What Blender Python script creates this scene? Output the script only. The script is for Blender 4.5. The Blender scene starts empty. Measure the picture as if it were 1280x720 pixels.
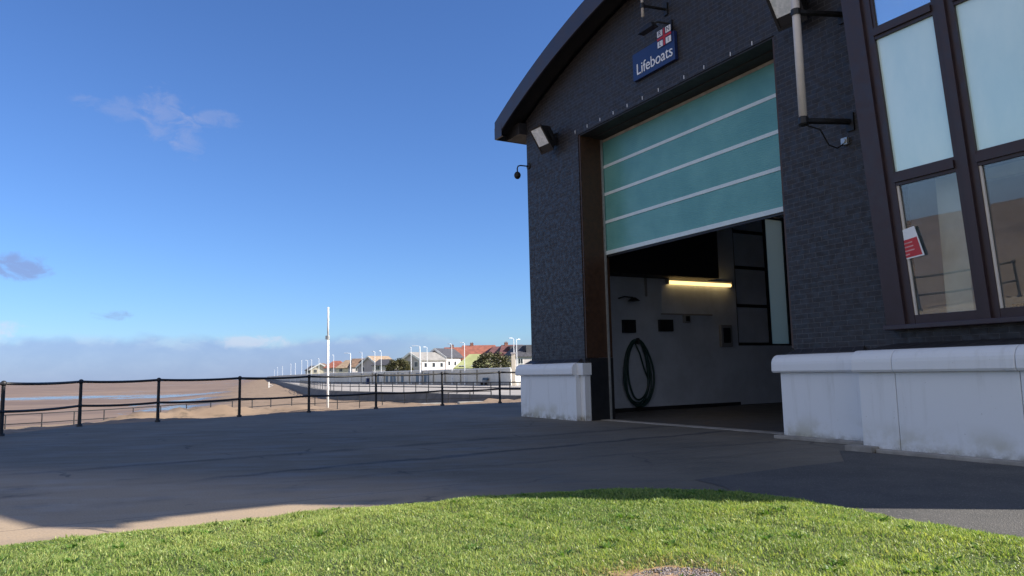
import bpy, bmesh, math, random
import numpy as np
from mathutils import Vector, Matrix
random.seed(7); RNG = np.random.default_rng(7)
S = bpy.context.scene; COL = S.collection
R = math.radians

# ------------------------------------------------------------------ camera
F = 924.0; H = 1.1; HS = .022; H0 = 478.5           # focal length in px of a 1280 picture, eye height, horizon slope and height
rho = math.atan(HS); th = math.atan((H0 - HS*640 - 360)*math.cos(rho)/F)
fw = Vector((0, math.cos(th), math.sin(th))); z0 = Vector((0, -math.sin(th), math.cos(th))); X_ = Vector((1, 0, 0))
up = z0*math.cos(rho) + X_*math.sin(rho); rt = X_*math.cos(rho) - z0*math.sin(rho)
CAM = Vector((0, 0, H))
def ray(x, y): return fw*F + rt*(x-640) - up*(y-360)
def gnd(x, y, z=0.0):                                # where the sight line meets level z
    d = ray(x, y); return CAM + d*((z-H)/d.z)
def at(x, y, Y):                                     # where it reaches depth Y
    d = ray(x, y); return CAM + d*(Y/d.y)
cd = bpy.data.cameras.new('camera'); cam = bpy.data.objects.new('camera', cd); COL.objects.link(cam)
cd.sensor_width = 36; cd.lens = F/1280*36; cd.clip_start = .05; cd.clip_end = 20000
m = Matrix((rt, up, -fw)).transposed().to_4x4(); m.translation = CAM; cam.matrix_world = m
S.camera = cam

# ------------------------------------------------------------------ materials
class N:
    def __init__(s, name):
        s.m = bpy.data.materials.new(name); s.m.use_nodes = True; s.t = s.m.node_tree
        s.b = s.t.nodes['Principled BSDF']; s.out = s.t.nodes['Material Output']
    def n(s, typ, **kw):
        nd = s.t.nodes.new(typ)
        for k, v in kw.items():
            if k.startswith('_'): setattr(nd, k[1:], v)
            else: nd.inputs[k.replace('__', ' ')].default_value = v
        return nd
    def l(s, a, b): s.t.links.new(a, b)
    def val(s, v, sock):
        if hasattr(v, 'node') or isinstance(v, bpy.types.NodeSocket): s.l(v, sock)
        else: sock.default_value = v
    def math(s, op, a, b=0.0, c=None):
        nd = s.t.nodes.new('ShaderNodeMath'); nd.operation = op
        s.val(a, nd.inputs[0]); s.val(b, nd.inputs[1])
        if c is not None: s.val(c, nd.inputs[2])
        return nd.outputs[0]
    def smooth(s, x, a, b, lo=0.0, hi=1.0):
        nd = s.t.nodes.new('ShaderNodeMapRange'); nd.interpolation_type = 'SMOOTHSTEP'
        s.val(x, nd.inputs[0]); nd.inputs[1].default_value = a; nd.inputs[2].default_value = b
        nd.inputs[3].default_value = lo; nd.inputs[4].default_value = hi
        return nd.outputs[0]
    def mix(s, f, a, b, blend='MIX'):
        nd = s.t.nodes.new('ShaderNodeMix'); nd.data_type = 'RGBA'; nd.blend_type = blend
        s.val(f, nd.inputs[0])
        for v, i in ((a, 6), (b, 7)):
            if isinstance(v, tuple): nd.inputs[i].default_value = (*v[:3], 1)
            else: s.l(v, nd.inputs[i])
        return nd.outputs[2]
    def coord(s, kind='Object', scale=(1, 1, 1)):
        tc = s.t.nodes.new('ShaderNodeTexCoord'); mp = s.t.nodes.new('ShaderNodeMapping')
        mp.inputs['Scale'].default_value = scale; s.l(tc.outputs[kind], mp.inputs[0]); return mp.outputs[0]
    def noise(s, vec, scale, detail=4, rough=.55, dist=0):
        nd = s.n('ShaderNodeTexNoise', Scale=scale, Detail=detail, Roughness=rough, Distortion=dist); s.l(vec, nd.inputs['Vector'])
        return nd.outputs['Fac']
    def bump(s, h, strength=.3, dist=.01):
        nd = s.n('ShaderNodeBump', Strength=strength, Distance=dist); s.l(h, nd.inputs['Height']); s.l(nd.outputs[0], s.b.inputs['Normal'])
    def base(s, v):
        if isinstance(v, tuple): s.b.inputs['Base Color'].default_value = (*v[:3], 1)
        else: s.l(v, s.b.inputs['Base Color'])
    def rough(s, v): s.val(v, s.b.inputs['Roughness'])

def plain(name, c, rough=.5, metal=0.0, var=.25, scale=6.0, bump=.08):
    k = N(name); co = k.coord(); n1 = k.noise(co, scale, 6, .65)
    k.base(k.mix(k.smooth(n1, .3, .7), tuple(x*(1-var) for x in c), tuple(min(1, x*(1+var)) for x in c)))
    k.rough(k.smooth(n1, .25, .75, max(.05, rough-.1), min(1, rough+.12))); k.b.inputs['Metallic'].default_value = metal
    if bump: k.bump(k.noise(co, scale*8, 3), bump, .004)
    return k.m
def brick(name, axis):
    k = N(name); tc = k.t.nodes.new('ShaderNodeTexCoord'); sp = k.t.nodes.new('ShaderNodeSeparateXYZ'); cb = k.t.nodes.new('ShaderNodeCombineXYZ')
    k.l(tc.outputs['Object'], sp.inputs[0]); k.l(sp.outputs[axis], cb.inputs[0]); k.l(sp.outputs['Z'], cb.inputs[1])
    wob = k.noise(cb.outputs[0], 9, 2)
    b = k.n('ShaderNodeTexBrick', Scale=1.0); b.inputs['Brick Width'].default_value = .225; b.inputs['Row Height'].default_value = .075
    b.inputs['Mortar Size'].default_value = .0055; b.inputs['Mortar Smooth'].default_value = .15; b.inputs['Bias'].default_value = -.2
    b.inputs['Color1'].default_value = (.0135, .0130, .0155, 1); b.inputs['Color2'].default_value = (.024, .0215, .025, 1); b.inputs['Mortar'].default_value = (.062, .061, .066, 1)
    k.l(cb.outputs[0], b.inputs['Vector'])
    st = k.smooth(k.noise(cb.outputs[0], .9, 5, .6), .35, .75)
    c = k.mix(k.math('MULTIPLY', st, .35), b.outputs['Color'], (.032, .030, .032))
    k.base(c); k.rough(k.smooth(wob, .3, .7, .45, .7))
    h = k.math('SUBTRACT', k.math('MULTIPLY', wob, .25), b.outputs['Fac']); k.bump(h, .6, .008)
    return k.m
def white_concrete():
    k = N('white_plinth_paint'); co = k.coord(); sp = k.t.nodes.new('ShaderNodeSeparateXYZ'); k.l(co, sp.inputs[0])
    n1 = k.noise(co, 2.2, 6, .6); n2 = k.noise(k.coord(scale=(5, 5, .6)), 1.3, 5, .6)
    low = k.math('MULTIPLY', k.smooth(sp.outputs['Z'], .45, .02), k.smooth(n1, .42, .66))
    c = k.mix(k.math('MULTIPLY', low, .7), (.74, .76, .78), (.40, .37, .24))
    c = k.mix(k.smooth(n2, .52, .8, 0, .4), c, (.46, .46, .44))
    c = k.mix(k.math('MULTIPLY', k.smooth(sp.outputs['Z'], .16, .0), k.smooth(k.noise(co, 7, 5, .7), .35, .65)), c, (.24, .22, .17))
    c = k.mix(k.smooth(k.noise(co, 26, 3, .6), .70, .76, 0, .6), c, (.34, .32, .30))
    k.base(c); k.rough(.55); k.bump(k.noise(co, 40, 4), .12, .004); return k.m
def glass_clear(name, refl=.16, tint=(.9, .95, .95)):
    k = N(name); k.t.nodes.remove(k.b)
    tr = k.n('ShaderNodeBsdfTransparent'); tr.inputs[0].default_value = (*tint, 1)
    gl = k.n('ShaderNodeBsdfGlossy', Roughness=.01); gl.inputs['Color'].default_value = (.95, .97, 1, 1)
    co = k.coord(); bp = k.n('ShaderNodeBump', Strength=.02, Distance=.02); k.l(k.noise(co, 1.3, 1), bp.inputs['Height']); k.l(bp.outputs[0], gl.inputs['Normal'])
    fr = k.n('ShaderNodeFresnel', IOR=1.5); f = k.math('ADD', fr.outputs[0], refl-.05)
    mx = k.n('ShaderNodeMixShader'); k.l(f, mx.inputs[0]); k.l(tr.outputs[0], mx.inputs[1]); k.l(gl.outputs[0], mx.inputs[2]); k.l(mx.outputs[0], k.out.inputs[0])
    return k.m
def emit(name, c, s):
    k = N(name); k.b.inputs['Emission Color'].default_value = (*c, 1); k.b.inputs['Emission Strength'].default_value = s; k.base(tuple(c)); return k.m

M = {}
M['brick'] = brick('dark_brick', 'X'); M['brick_side'] = brick('dark_brick_side', 'Y')
M['plinth'] = white_concrete()
M['roof'] = plain('dark_roof_metal', (.040, .036, .048), .45, .0, .2, 3)
M['soffit'] = plain('soffit_board', (.020, .019, .022), .6)
M['timber'] = plain('brown_timber', (.050, .024, .012), .5, 0, .3, 10)
M['frame'] = plain('plum_brown_frame', (.036, .022, .027), .42, 0, .15, 8, .04)
M['steel_dark'] = plain('dark_steel', (.020, .021, .024), .45, .3, .2, 9)
M['galv'] = plain('galvanised_steel', (.42, .44, .44), .4, .6, .15, 14)
M['black'] = plain('black_paint', (.010, .010, .012), .55, 0, .3, 12)
M['white'] = plain('white_paint', (.78, .78, .76), .5, 0, .06, 5)
M['offwhite_pole'] = plain('pale_plastic', (.62, .58, .54), .45, 0, .08, 4, .03)
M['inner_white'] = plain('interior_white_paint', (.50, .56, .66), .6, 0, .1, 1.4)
M['inner_grey'] = plain('interior_grey', (.22, .23, .25), .6, 0, .1, 2)
M['inner_dark'] = plain('interior_dark_board', (.014, .014, .017), .7)
M['floor'] = plain('hall_floor', (.055, .055, .058), .55, 0, .3, 2)
M['rib'] = plain('door_rib', (.62, .72, .74), .4, 0, .06, 4, .02)
M['glass'] = glass_clear('window_glass', .10); M['glass_mirror'] = glass_clear('sky_reflecting_glass', .38, (.85, .88, .92))
M['lampglass'] = plain('floodlight_glass', (.82, .88, .88), .08, 0, .2, 9, 0)
M['tube'] = emit('warm_tube', (1.0, .66, .24), 1.15)
M['navy'] = plain('navy_sign', (.012, .028, .115), .35, 0, .06, 6, .02)
M['signwhite'] = plain('sign_white', (.80, .82, .85), .4, 0, .03, 5, 0)
M['red'] = plain('poster_red', (.52, .035, .045), .5, 0, .08, 5, 0)
M['hose'] = plain('dark_green_hose', (.010, .045, .042), .4, 0, .2, 20, 0)
M['conc'] = plain('weathered_concrete', (.30, .28, .25), .85, 0, .25, 3, .3)
M['seawall'] = plain('seawall_concrete', (.12, .115, .11), .85, 0, .35, .5, .3)
M['promwall'] = plain('pale_render', (.62, .60, .54), .8, 0, .12, .3, .1)
M['prom'] = plain('promenade_paving', (.30, .275, .25), .85, 0, .12, .2, .1)
M['land'] = plain('upper_turf', (.09, .12, .04), .9, 0, .4, .2, .1)
M['lamp_paint'] = plain('pale_lamp_paint', (.74, .76, .78), .4, 0, .05, 2, 0)
k = N('teal_door_panel'); co = k.coord()
nz = k.noise(co, 1.2, 3); k.base(k.mix(k.smooth(nz, .3, .7), (.100, .295, .285), (.142, .365, .345))); k.rough(.28)
sp = k.t.nodes.new('ShaderNodeSeparateXYZ'); k.l(co, sp.inputs[0])
k.bump(k.math('SINE', k.math('MULTIPLY', sp.outputs['Z'], 150.0)), .25, .004); M['teal'] = k.m
k = N('daylit_pane'); k.t.nodes.remove(k.b); tl = k.n('ShaderNodeBsdfTranslucent'); tl.inputs[0].default_value = (.50, .52, .44, 1); k.l(tl.outputs[0], k.out.inputs[0]); M['daylit'] = k.m
k = N('frosted_glass'); co = k.coord(); k.base(k.mix(k.smooth(k.noise(k.coord(scale=(1, 1, .35)), 1.6, 5, .6), .3, .7), (.60, .86, .90), (.74, .96, .97))); k.rough(.12); k.b.inputs['Coat Weight'].default_value = 1.0
k.b.inputs['Emission Strength'].default_value = 0; M['frost'] = k.m

def wt_noise_vec(k, co):
    nn = k.n('ShaderNodeTexNoise', Scale=.9, Detail=5.0); k.l(co, nn.inputs['Vector']); va = k.t.nodes.new('ShaderNodeVectorMath'); va.operation = 'MULTIPLY_ADD'
    k.l(nn.outputs['Color'], va.inputs[0]); va.inputs[1].default_value = (1.1, 1.1, 0); k.l(co, va.inputs[2]); return va.outputs[0]
def apron_mat():
    k = N('apron_concrete'); co = k.coord('Object'); sp = k.t.nodes.new('ShaderNodeSeparateXYZ'); k.l(co, sp.inputs[0]); x, y = sp.outputs['X'], sp.outputs['Y']
    big = k.noise(co, .35, 6, .6); med = k.noise(k.coord('Object', (1, 3.2, 1)), .9, 6, .65); fin = k.noise(co, 60, 3, .7)
    c = k.mix(k.smooth(big, .3, .7), (.105, .094, .074), (.175, .152, .118))
    c = k.mix(k.smooth(med, .5, .72, 0, .55), c, (.085, .080, .074))
    wob = k.math('MULTIPLY', k.math('SUBTRACT', k.noise(co, .7, 5, .7), .5), .9)
    for a, b, w_, s_ in ((10.6, .66, .20, .95), (12.6, .58, .26, .7), (9.1, .50, .12, .45)):   # old wet / oily tyre streaks across the slab
        d = k.math('ABSOLUTE', k.math('ADD', k.math('SUBTRACT', y, k.math('ADD', k.math('MULTIPLY', x, b), a)), wob))
        c = k.mix(k.math('MULTIPLY', k.smooth(d, w_, .03), k.smooth(k.noise(co, 1.3, 4), .25, .5, 0, s_)), c, (.034, .033, .033))
    # sunlit strip beside the turf painted in as a paler sand colour
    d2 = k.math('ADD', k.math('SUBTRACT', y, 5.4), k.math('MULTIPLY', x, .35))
    sand = k.math('MULTIPLY', k.smooth(d2, 2.8, .6), k.smooth(k.noise(co, 1.1, 5, .6), .15, .5))  # mask of the painted sunlit strip
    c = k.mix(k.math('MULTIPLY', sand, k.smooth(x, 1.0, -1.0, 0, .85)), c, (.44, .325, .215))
    jx = k.math('ABSOLUTE', k.math('SUBTRACT', k.math('FRACT', k.math('MULTIPLY', k.math('ADD', k.math('MULTIPLY', x, .49), k.math('MULTIPLY', y, -.872)), .22)), .5))
    c = k.mix(k.smooth(jx, .0028, .001, 0, .6), c, (.03, .03, .03))
    vc = k.n('ShaderNodeTexVoronoi', _feature='DISTANCE_TO_EDGE', Scale=.42); wv = wt_noise_vec(k, co); k.l(wv, vc.inputs['Vector'])
    c = k.mix(k.math('MULTIPLY', k.smooth(vc.outputs['Distance'], .010, .003), k.smooth(k.noise(co, .6, 3), .5, .6, 0, .75)), c, (.03, .028, .026))
    ag = k.n('ShaderNodeTexVoronoi', Scale=70.0); k.l(co, ag.inputs['Vector']); c = k.mix(k.smooth(ag.outputs['Color'], .75, .97, 0, .5), c, (.26, .24, .21))
    sp2 = k.noise(co, 3.4, 5, .7); c = k.mix(k.smooth(sp2, .62, .70, 0, .45), c, (.055, .052, .048)); c = k.mix(k.smooth(sp2, .36, .28, 0, .35), c, (.24, .215, .18))
    c = k.mix(k.smooth(fin, .3, .7, .0, .35), c, (.06, .055, .05)); k.base(c)
    k.rough(k.smooth(med, .4, .7, .9, .62)); k.bump(k.math('ADD', fin, k.math('MULTIPLY', med, .6)), .35, .006); return k.m
def tarmac_mat():
    k = N('rough_tarmac'); co = k.coord('Object'); v = k.n('ShaderNodeTexVoronoi', Scale=110.0); k.l(co, v.inputs['Vector'])
    n1 = k.noise(co, 1.5, 5, .6); c = k.mix(k.smooth(n1, .3, .7), (.062, .061, .060), (.095, .090, .085))
    c = k.mix(k.smooth(v.outputs['Color'], .72, .95, 0, .7), c, (.22, .21, .20)); k.base(c); k.rough(.85); k.bump(v.outputs['Distance'], .8, .006); return k.m
def beach_mat():
    k = N('beach_sand'); co = k.coord('Object'); sp = k.t.nodes.new('ShaderNodeSeparateXYZ'); k.l(co, sp.inputs[0]); x, y, z = sp.outputs
    n1 = k.noise(co, .5, 6, .6); rip = k.noise(k.coord('Object', (.6, 2.4, 1)), .35, 5, .6, .6); lng = k.noise(k.coord('Object', (.35, 1.6, 1)), .030, 5, .6, .4)
    dry = k.mix(k.smooth(n1, .3, .7), (.185, .130, .088), (.27, .195, .135)); dry = k.mix(k.smooth(k.noise(co, 1.9, 6, .7), .5, .68, 0, .7), dry, (.095, .075, .052))
    wet = k.mix(k.smooth(lng, .35, .65), (.150, .100, .066), (.25, .172, .115)); wet = k.mix(k.smooth(rip, .45, .7, 0, .45), wet, (.11, .075, .052)); k.b.inputs['Specular IOR Level'].default_value = .3
    lowz = k.smooth(z, -1.9, -2.7)
    pool = k.smooth(lng, .64, .68)
    mask = None
    for (cx, cy, rx, ry, am) in POOLS:
        dx = k.math('DIVIDE', k.math('SUBTRACT', x, cx), rx); dy = k.math('DIVIDE', k.math('SUBTRACT', y, cy), ry)
        e = k.math('ADD', k.math('ADD', k.math('MULTIPLY', dx, dx), k.math('MULTIPLY', dy, dy)), k.math('MULTIPLY', k.math('SUBTRACT', rip, .46), 6.5))
        e = k.smooth(e, 1.1, .8); mask = e if mask is None else k.math('MAXIMUM', mask, e)
    far = k.smooth(y, 90, 180); pool = k.math('MULTIPLY', pool, far)
    pool = k.math('MULTIPLY', k.math('MAXIMUM', pool, mask), lowz)
    c = k.mix(lowz, dry, wet); c = k.mix(pool, c, (.06, .075, .09)); k.base(c)
    k.rough(k.math('SUBTRACT', k.smooth(lowz, 0, 1, .95, .6), k.math('MULTIPLY', pool, .52)))
    h = k.math('MULTIPLY', k.math('SUBTRACT', 1.0, pool), k.math('ADD', n1, k.math('MULTIPLY', rip, .6))); k.bump(h, .5, .05); return k.m
def grass_mat():
    k = N('grass_blades'); a = k.n('ShaderNodeAttribute', _attribute_name='tint'); k.base(a.outputs['Color']); k.rough(.45); k.b.inputs['Specular IOR Level'].default_value = .4
    tl = k.n('ShaderNodeBsdfTranslucent'); br = k.mix(1.0, a.outputs['Color'], (1.5, 1.5, .8), 'MULTIPLY'); k.l(br, tl.inputs[0])
    mx = k.n('ShaderNodeMixShader'); mx.inputs[0].default_value = .42; k.l(k.b.outputs[0], mx.inputs[1]); k.l(tl.outputs[0], mx.inputs[2]); k.l(mx.outputs[0], k.out.inputs[0]); return k.m
def leaf_mat(name, c1, c2):
    k = N(name); a = k.n('ShaderNodeNewGeometry'); k.base(k.mix(a.outputs['Random Per Island'], c1, c2)); k.rough(.6); return k.m
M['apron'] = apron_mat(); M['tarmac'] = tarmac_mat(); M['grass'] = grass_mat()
M['soil'] = plain('bare_soil', (.26, .17, .095), .95, 0, .4, 14, .6)
M['turf'] = plain('turf_soil', (.055, .075, .022), .95, 0, .4, 9, .4)
M['leaf'] = leaf_mat('shrub_leaf', (.045, .055, .018), (.12, .105, .04))
M['gravel'] = leaf_mat('gravel_stone', (.10, .085, .085), (.30, .26, .25))

# ------------------------------------------------------------------ object helpers
def tag(o, label=None, cat=None, group=None, kind=None):
    if label: o['label'] = label
    if cat: o['category'] = cat
    if group: o['group'] = group
    if kind: o['kind'] = kind
    return o
def thing(name, label, cat, loc=(0, 0, 0), rz=0.0, group=None):
    o = bpy.data.objects.new(name, None); COL.objects.link(o); o.empty_display_size = .2
    o.location = loc; o.rotation_euler = (0, 0, rz); return tag(o, label, cat, group)
class MB:
    def __init__(s): s.v = []; s.f = []; s.mi = []
    def add(s, vs, fs, mi=0):
        b = len(s.v); s.v += [tuple(v) for v in vs]; s.f += [tuple(i+b for i in f) for f in fs]; s.mi += [mi]*len(fs); return s
    def box(s, x0, x1, y0, y1, z0_, z1, fn=None, mi=0):
        vs = [(x, y, z) for z in (z0_, z1) for y in (y0, y1) for x in (x0, x1)]
        if fn: vs = [fn(*v) for v in vs]
        return s.add(vs, [(0, 2, 3, 1), (4, 5, 7, 6), (0, 1, 5, 4), (1, 3, 7, 5), (3, 2, 6, 7), (2, 0, 4, 6)], mi)
    def tube(s, pts, r, n=10, cap=True):
        pts = [Vector(p) for p in pts]; rs = r if isinstance(r, (list, tuple)) else [r]*len(pts); b = len(s.v); prev = None
        for i, p in enumerate(pts):
            d = (pts[min(i+1, len(pts)-1)] - pts[max(i-1, 0)]).normalized()
            a = prev if prev is not None else (Vector((0, 0, 1)) if abs(d.z) < .9 else Vector((1, 0, 0)))
            e1 = (a - d*a.dot(d)).normalized(); e2 = d.cross(e1); prev = e1
            for j in range(n):
                t = 2*math.pi*j/n; s.v.append(tuple(p + (e1*math.cos(t)+e2*math.sin(t))*rs[i]))
        for i in range(len(pts)-1):
            for j in range(n):
                s.f.append((b+i*n+j, b+i*n+(j+1) % n, b+(i+1)*n+(j+1) % n, b+(i+1)*n+j)); s.mi.append(0)
        if cap:
            s.f.append(tuple(b+j for j in range(n))[::-1]); s.f.append(tuple(b+(len(pts)-1)*n+j for j in range(n))); s.mi += [0, 0]
        return s
    def ball(s, c, r, n=12, sq=(1, 1, 1)):
        b = len(s.v); mring = n//2
        for i in range(mring+1):
            p = math.pi*i/mring
            for j in range(n):
                t = 2*math.pi*j/n; s.v.append((c[0]+r*sq[0]*math.sin(p)*math.cos(t), c[1]+r*sq[1]*math.sin(p)*math.sin(t), c[2]+r*sq[2]*math.cos(p)))
        for i in range(mring):
            for j in range(n): s.f.append((b+i*n+j, b+(i+1)*n+j, b+(i+1)*n+(j+1) % n, b+i*n+(j+1) % n)); s.mi.append(0)
        return s
    def prism(s, poly, z0_, z1, fn=None):              # poly in XY, extruded in Z (fn remaps)
        n = len(poly); vs = [(x, y, z0_) for x, y in poly] + [(x, y, z1) for x, y in poly]
        if fn: vs = [fn(*v) for v in vs]
        return s.add(vs, [tuple(range(n))[::-1], tuple(range(n, 2*n))] + [(i, (i+1) % n, n+(i+1) % n, n+i) for i in range(n)])
    def build(s, name, mat, parent=None, smooth=False, bevel=0.0, loc=None):
        me = bpy.data.meshes.new(name); me.from_pydata(s.v, [], s.f)
        for mm in (mat if isinstance(mat, (list, tuple)) else [mat]): me.materials.append(mm)
        me.polygons.foreach_set('material_index', s.mi)
        bm = bmesh.new(); bm.from_mesh(me); bmesh.ops.remove_doubles(bm, verts=bm.verts, dist=1e-5); bmesh.ops.recalc_face_normals(bm, faces=bm.faces)
        if bevel:
            eds = [e for e in bm.edges if len(e.link_faces) == 2 and e.calc_face_angle(0) > .6]
            bmesh.ops.bevel(bm, geom=eds, offset=bevel, segments=2, affect='EDGES', profile=.6, clamp_overlap=True)
        bm.to_mesh(me); bm.free()
        if smooth: me.polygons.foreach_set('use_smooth', [True]*len(me.polygons))
        o = bpy.data.objects.new(name, me); COL.objects.link(o)
        if parent: o.parent = parent
        if loc: o.location = loc
        return o
def copy_tree(o, parent=None):
    c = o.copy(); COL.objects.link(c)
    if parent: c.parent = parent
    for ch in [x for x in o.children]: copy_tree(ch, c)
    return c
def text_mesh(name, body, size, mat, parent, mtx, extrude=.004, sx=1.0):
    cu = bpy.data.curves.new(name, 'FONT'); cu.body = body; cu.size = size; cu.extrude = extrude; cu.align_x = 'CENTER'; cu.align_y = 'CENTER'
    to = bpy.data.objects.new(name, cu); COL.objects.link(to)
    me = bpy.data.meshes.new_from_object(to.evaluated_get(bpy.context.evaluated_depsgraph_get()))
    bpy.data.objects.remove(to); me.transform(Matrix.Diagonal((sx, 1, 1, 1))); me.transform(mtx); me.materials.clear(); me.materials.append(mat)
    me.name = name; o = bpy.data.objects.new(name, me); COL.objects.link(o); o.parent = parent; return o

# ------------------------------------------------------------------ light
SUN_EL, SUN_AZ = 31.6, 99.3                            # azimuth clockwise from +Y
w = bpy.data.worlds.new('World'); S.world = w; w.use_nodes = True; wt = w.node_tree
k = N.__new__(N); k.t = wt
bg = wt.nodes['Background']; SKYK = .05
sky = wt.nodes.new('ShaderNodeTexSky'); sky.sky_type = 'NISHITA'; sky.sun_disc = False; sky.sun_elevation = R(SUN_EL); sky.sun_rotation = R(SUN_AZ)
sky.air_density = 1.0; sky.dust_density = .35; sky.ozone_density = 2.2; sky.altitude = 0
tc = wt.nodes.new('ShaderNodeTexCoord'); sp = wt.nodes.new('ShaderNodeSeparateXYZ'); k.l(tc.outputs['Generated'], sp.inputs[0])
az = k.math('MULTIPLY', k.math('ARCTAN2', sp.outputs['X'], sp.outputs['Y']), 57.2958); el = k.math('MULTIPLY', k.math('ARCSINE', sp.outputs['Z']), 57.2958)
cb = wt.nodes.new('ShaderNodeCombineXYZ'); k.l(az, cb.inputs[0]); k.l(k.math('MULTIPLY', el, 1.7), cb.inputs[1])
nA = k.noise(cb.outputs[0], .16, 6, .55, .3); nB = k.noise(cb.outputs[0], .42, 5, .6, .2); nC = k.noise(cb.outputs[0], .07, 3, .5); nD = k.noise(cb.outputs[0], .55, 7, .62, .5)
skc = k.mix(1.0, sky.outputs[0], (.70, 1.0, 1.53), 'MULTIPLY')
# low bank along the sea horizon
hgt = k.math('ADD', .75, k.math('ADD', k.math('MULTIPLY', nA, 2.6), k.math('MULTIPLY', nC, 1.4)))
bank = k.smooth(k.math('SUBTRACT', hgt, el), -.3, .7, 0, .55)
bank = k.math('MULTIPLY', bank, k.smooth(az, 0, -14, .35, 1.0))
bc = k.mix(k.smooth(nB, .35, .7), (2.5, 3.1, 6.2), (3.0, 3.6, 6.6)); rim = k.smooth(k.math('SUBTRACT', hgt, el), .9, .1)
bc = k.mix(k.math('MULTIPLY', rim, k.smooth(nB, .42, .62)), bc, (4.6, 5.1, 7.0))
skc = k.mix(bank, skc, bc)
for (ca, ce, ra, re, am, col) in ((-28.6, 18.4, 2.4, .8, .2, (4.0, 4.3, 6.2)), (-25.9, 18.3, 1.5, 1.9, .26, (4.0, 4.3, 6.2)), (-24.0, 17.0, 1.3, 1.5, .26, (4.0, 4.3, 6.2)), (-22.4, 18.4, 1.7, .8, .22, (4.0, 4.3, 6.2)),
                                  (-34.6, 7.4, 3.2, .9, .6, (2.3, 2.7, 4.9)), (-28.6, 4.45, 1.3, .4, .5, (2.5, 3.2, 5.5)), (-35, 3.4, 1.4, .7, .65, (6.2, 6.7, 8.0)), (-19.5, 2.6, 3.0, .5, .6, (6.0, 6.5, 7.9))):
    dx = k.math('DIVIDE', k.math('SUBTRACT', az, ca), ra); dy = k.math('DIVIDE', k.math('SUBTRACT', el, ce), re)
    e = k.math('ADD', k.math('MULTIPLY', dx, dx), k.math('MULTIPLY', dy, dy)); e = k.math('ADD', e, k.math('MULTIPLY', k.math('SUBTRACT', nD, .5), 5.5))
    skc = k.mix(k.smooth(e, 1.2, -.4, 0, am), skc, col)
# unseen bright cloud added behind and left of camera to fill the shaded front
cdir = Vector((math.sin(R(-145))*math.cos(R(30)), math.cos(R(-145))*math.cos(R(30)), math.sin(R(30))))
vd = wt.nodes.new('ShaderNodeVectorMath'); vd.operation = 'DOT_PRODUCT'; k.l(tc.outputs['Generated'], vd.inputs[0]); vd.inputs[1].default_value = cdir
cm = k.math('ADD', vd.outputs['Value'], k.math('MULTIPLY', k.math('SUBTRACT', k.noise(tc.outputs['Generated'], 3.2, 6, .6), .5), .7))
skc = k.mix(k.smooth(cm, .62, .80, 0, .95), skc, (5.6, 5.7, 6.4))
k.l(skc, bg.inputs[0]); bg.inputs[1].default_value = SKYK
sl = bpy.data.lights.new('sun', 'SUN'); sl.energy = 4.8; sl.angle = R(.5); sl.color = (1.0, .93, .82); so = bpy.data.objects.new('sun', sl); COL.objects.link(so)
sd = Vector((math.sin(R(SUN_AZ))*math.cos(R(SUN_EL)), math.cos(R(SUN_AZ))*math.cos(R(SUN_EL)), math.sin(R(SUN_EL))))
so.rotation_euler = sd.to_track_quat('Z', 'Y').to_euler(); so.location = sd*60
S.view_settings.view_transform = 'Standard'; S.view_settings.look = 'None'; S.view_settings.gamma = 1; S.view_settings.exposure = 1.15; S.view_settings.use_curve_mapping = False

# ------------------------------------------------------------------ station frame: local x along the front (towards the camera side), y inwards, z up
UA = math.atan2(-.872, .49); P0 = Vector((.16, 18.42, 0)); U = Vector((math.cos(UA), math.sin(UA), 0)); W = Vector((-U.y, U.x, 0))
def wp(u, v, z): return P0 + U*u + W*v + Vector((0, 0, z))
def loc(p): q = p - P0; return (q.dot(U), q.dot(W), q.z)
def onwall(x, y, off):                                # local coords where a sight line meets the plane y = off
    d = ray(x, y); o_ = CAM - P0; t = (off - o_.dot(W))/d.dot(W); return loc(CAM + d*t)
UC, RR, ZC = 7.72, 19.0, 9.34                          # barrel roof: centre line, radius, top
UR = 15.58                                             # right end of the front wall
def arch(u, dz=0.0): return ZC - RR + math.sqrt(RR*RR - (u-UC)**2) + dz

# ------------------------------------------------------------------ terrain
post_px = [(1, 545), (99, 533), (197, 527.5), (299, 521), (386, 515.5), (470, 511), (553, 507), (625, 504)]
posts = [gnd(*p) for p in post_px]
posts = [posts[0] + (posts[0]-posts[1])*i for i in (3, 2, 1)] + posts
posts += [posts[-1] + Vector((2.1, .6, 0)), posts[-1] + Vector((4.2, 1.3, 0)), posts[-1] + Vector((6.3, 2.0, 0))]
edge = [(p.x-.22, p.y+.26) for p in posts]
edge = [(-22, -30), (-19, 2)] + edge + [(14, 31), (40, 45), (60, 50)]
apron_poly = edge + [(60, -30)]
P_ = np.array(edge)
def sdist(x, y):                                       # signed distance beyond the apron edge (positive = beach side)
    best = np.full(x.shape, 1e9); sg = np.zeros(x.shape)
    for a, b in zip(P_[:-1], P_[1:]):
        d = b-a; L = d@d; t = np.clip(((x-a[0])*d[0]+(y-a[1])*d[1])/L, 0, 1)
        qx = x-a[0]-t*d[0]; qy = y-a[1]-t*d[1]; r = np.hypot(qx, qy); s_ = np.sign(d[0]*(y-a[1])-d[1]*(x-a[0]))
        mk = r < best; best = np.where(mk, r, best); sg = np.where(mk, s_, sg)
    return best*sg
def depth_line(pts): return [Vector((at(x, 470, Y).x, Y, 0)) for x, Y in pts]
sw_l = depth_line([(336, 900), (340, 560), (346, 350), (356, 240), (372, 160), (392, 116), (412, 98), (445, 90), (480, 84), (560, 71), (640, 62), (720, 58)]) + [Vector((30, 62, 0)), Vector((80, 75, 0))]
SWP = np.array([(p_.x, p_.y) for p_ in sw_l])
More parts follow.
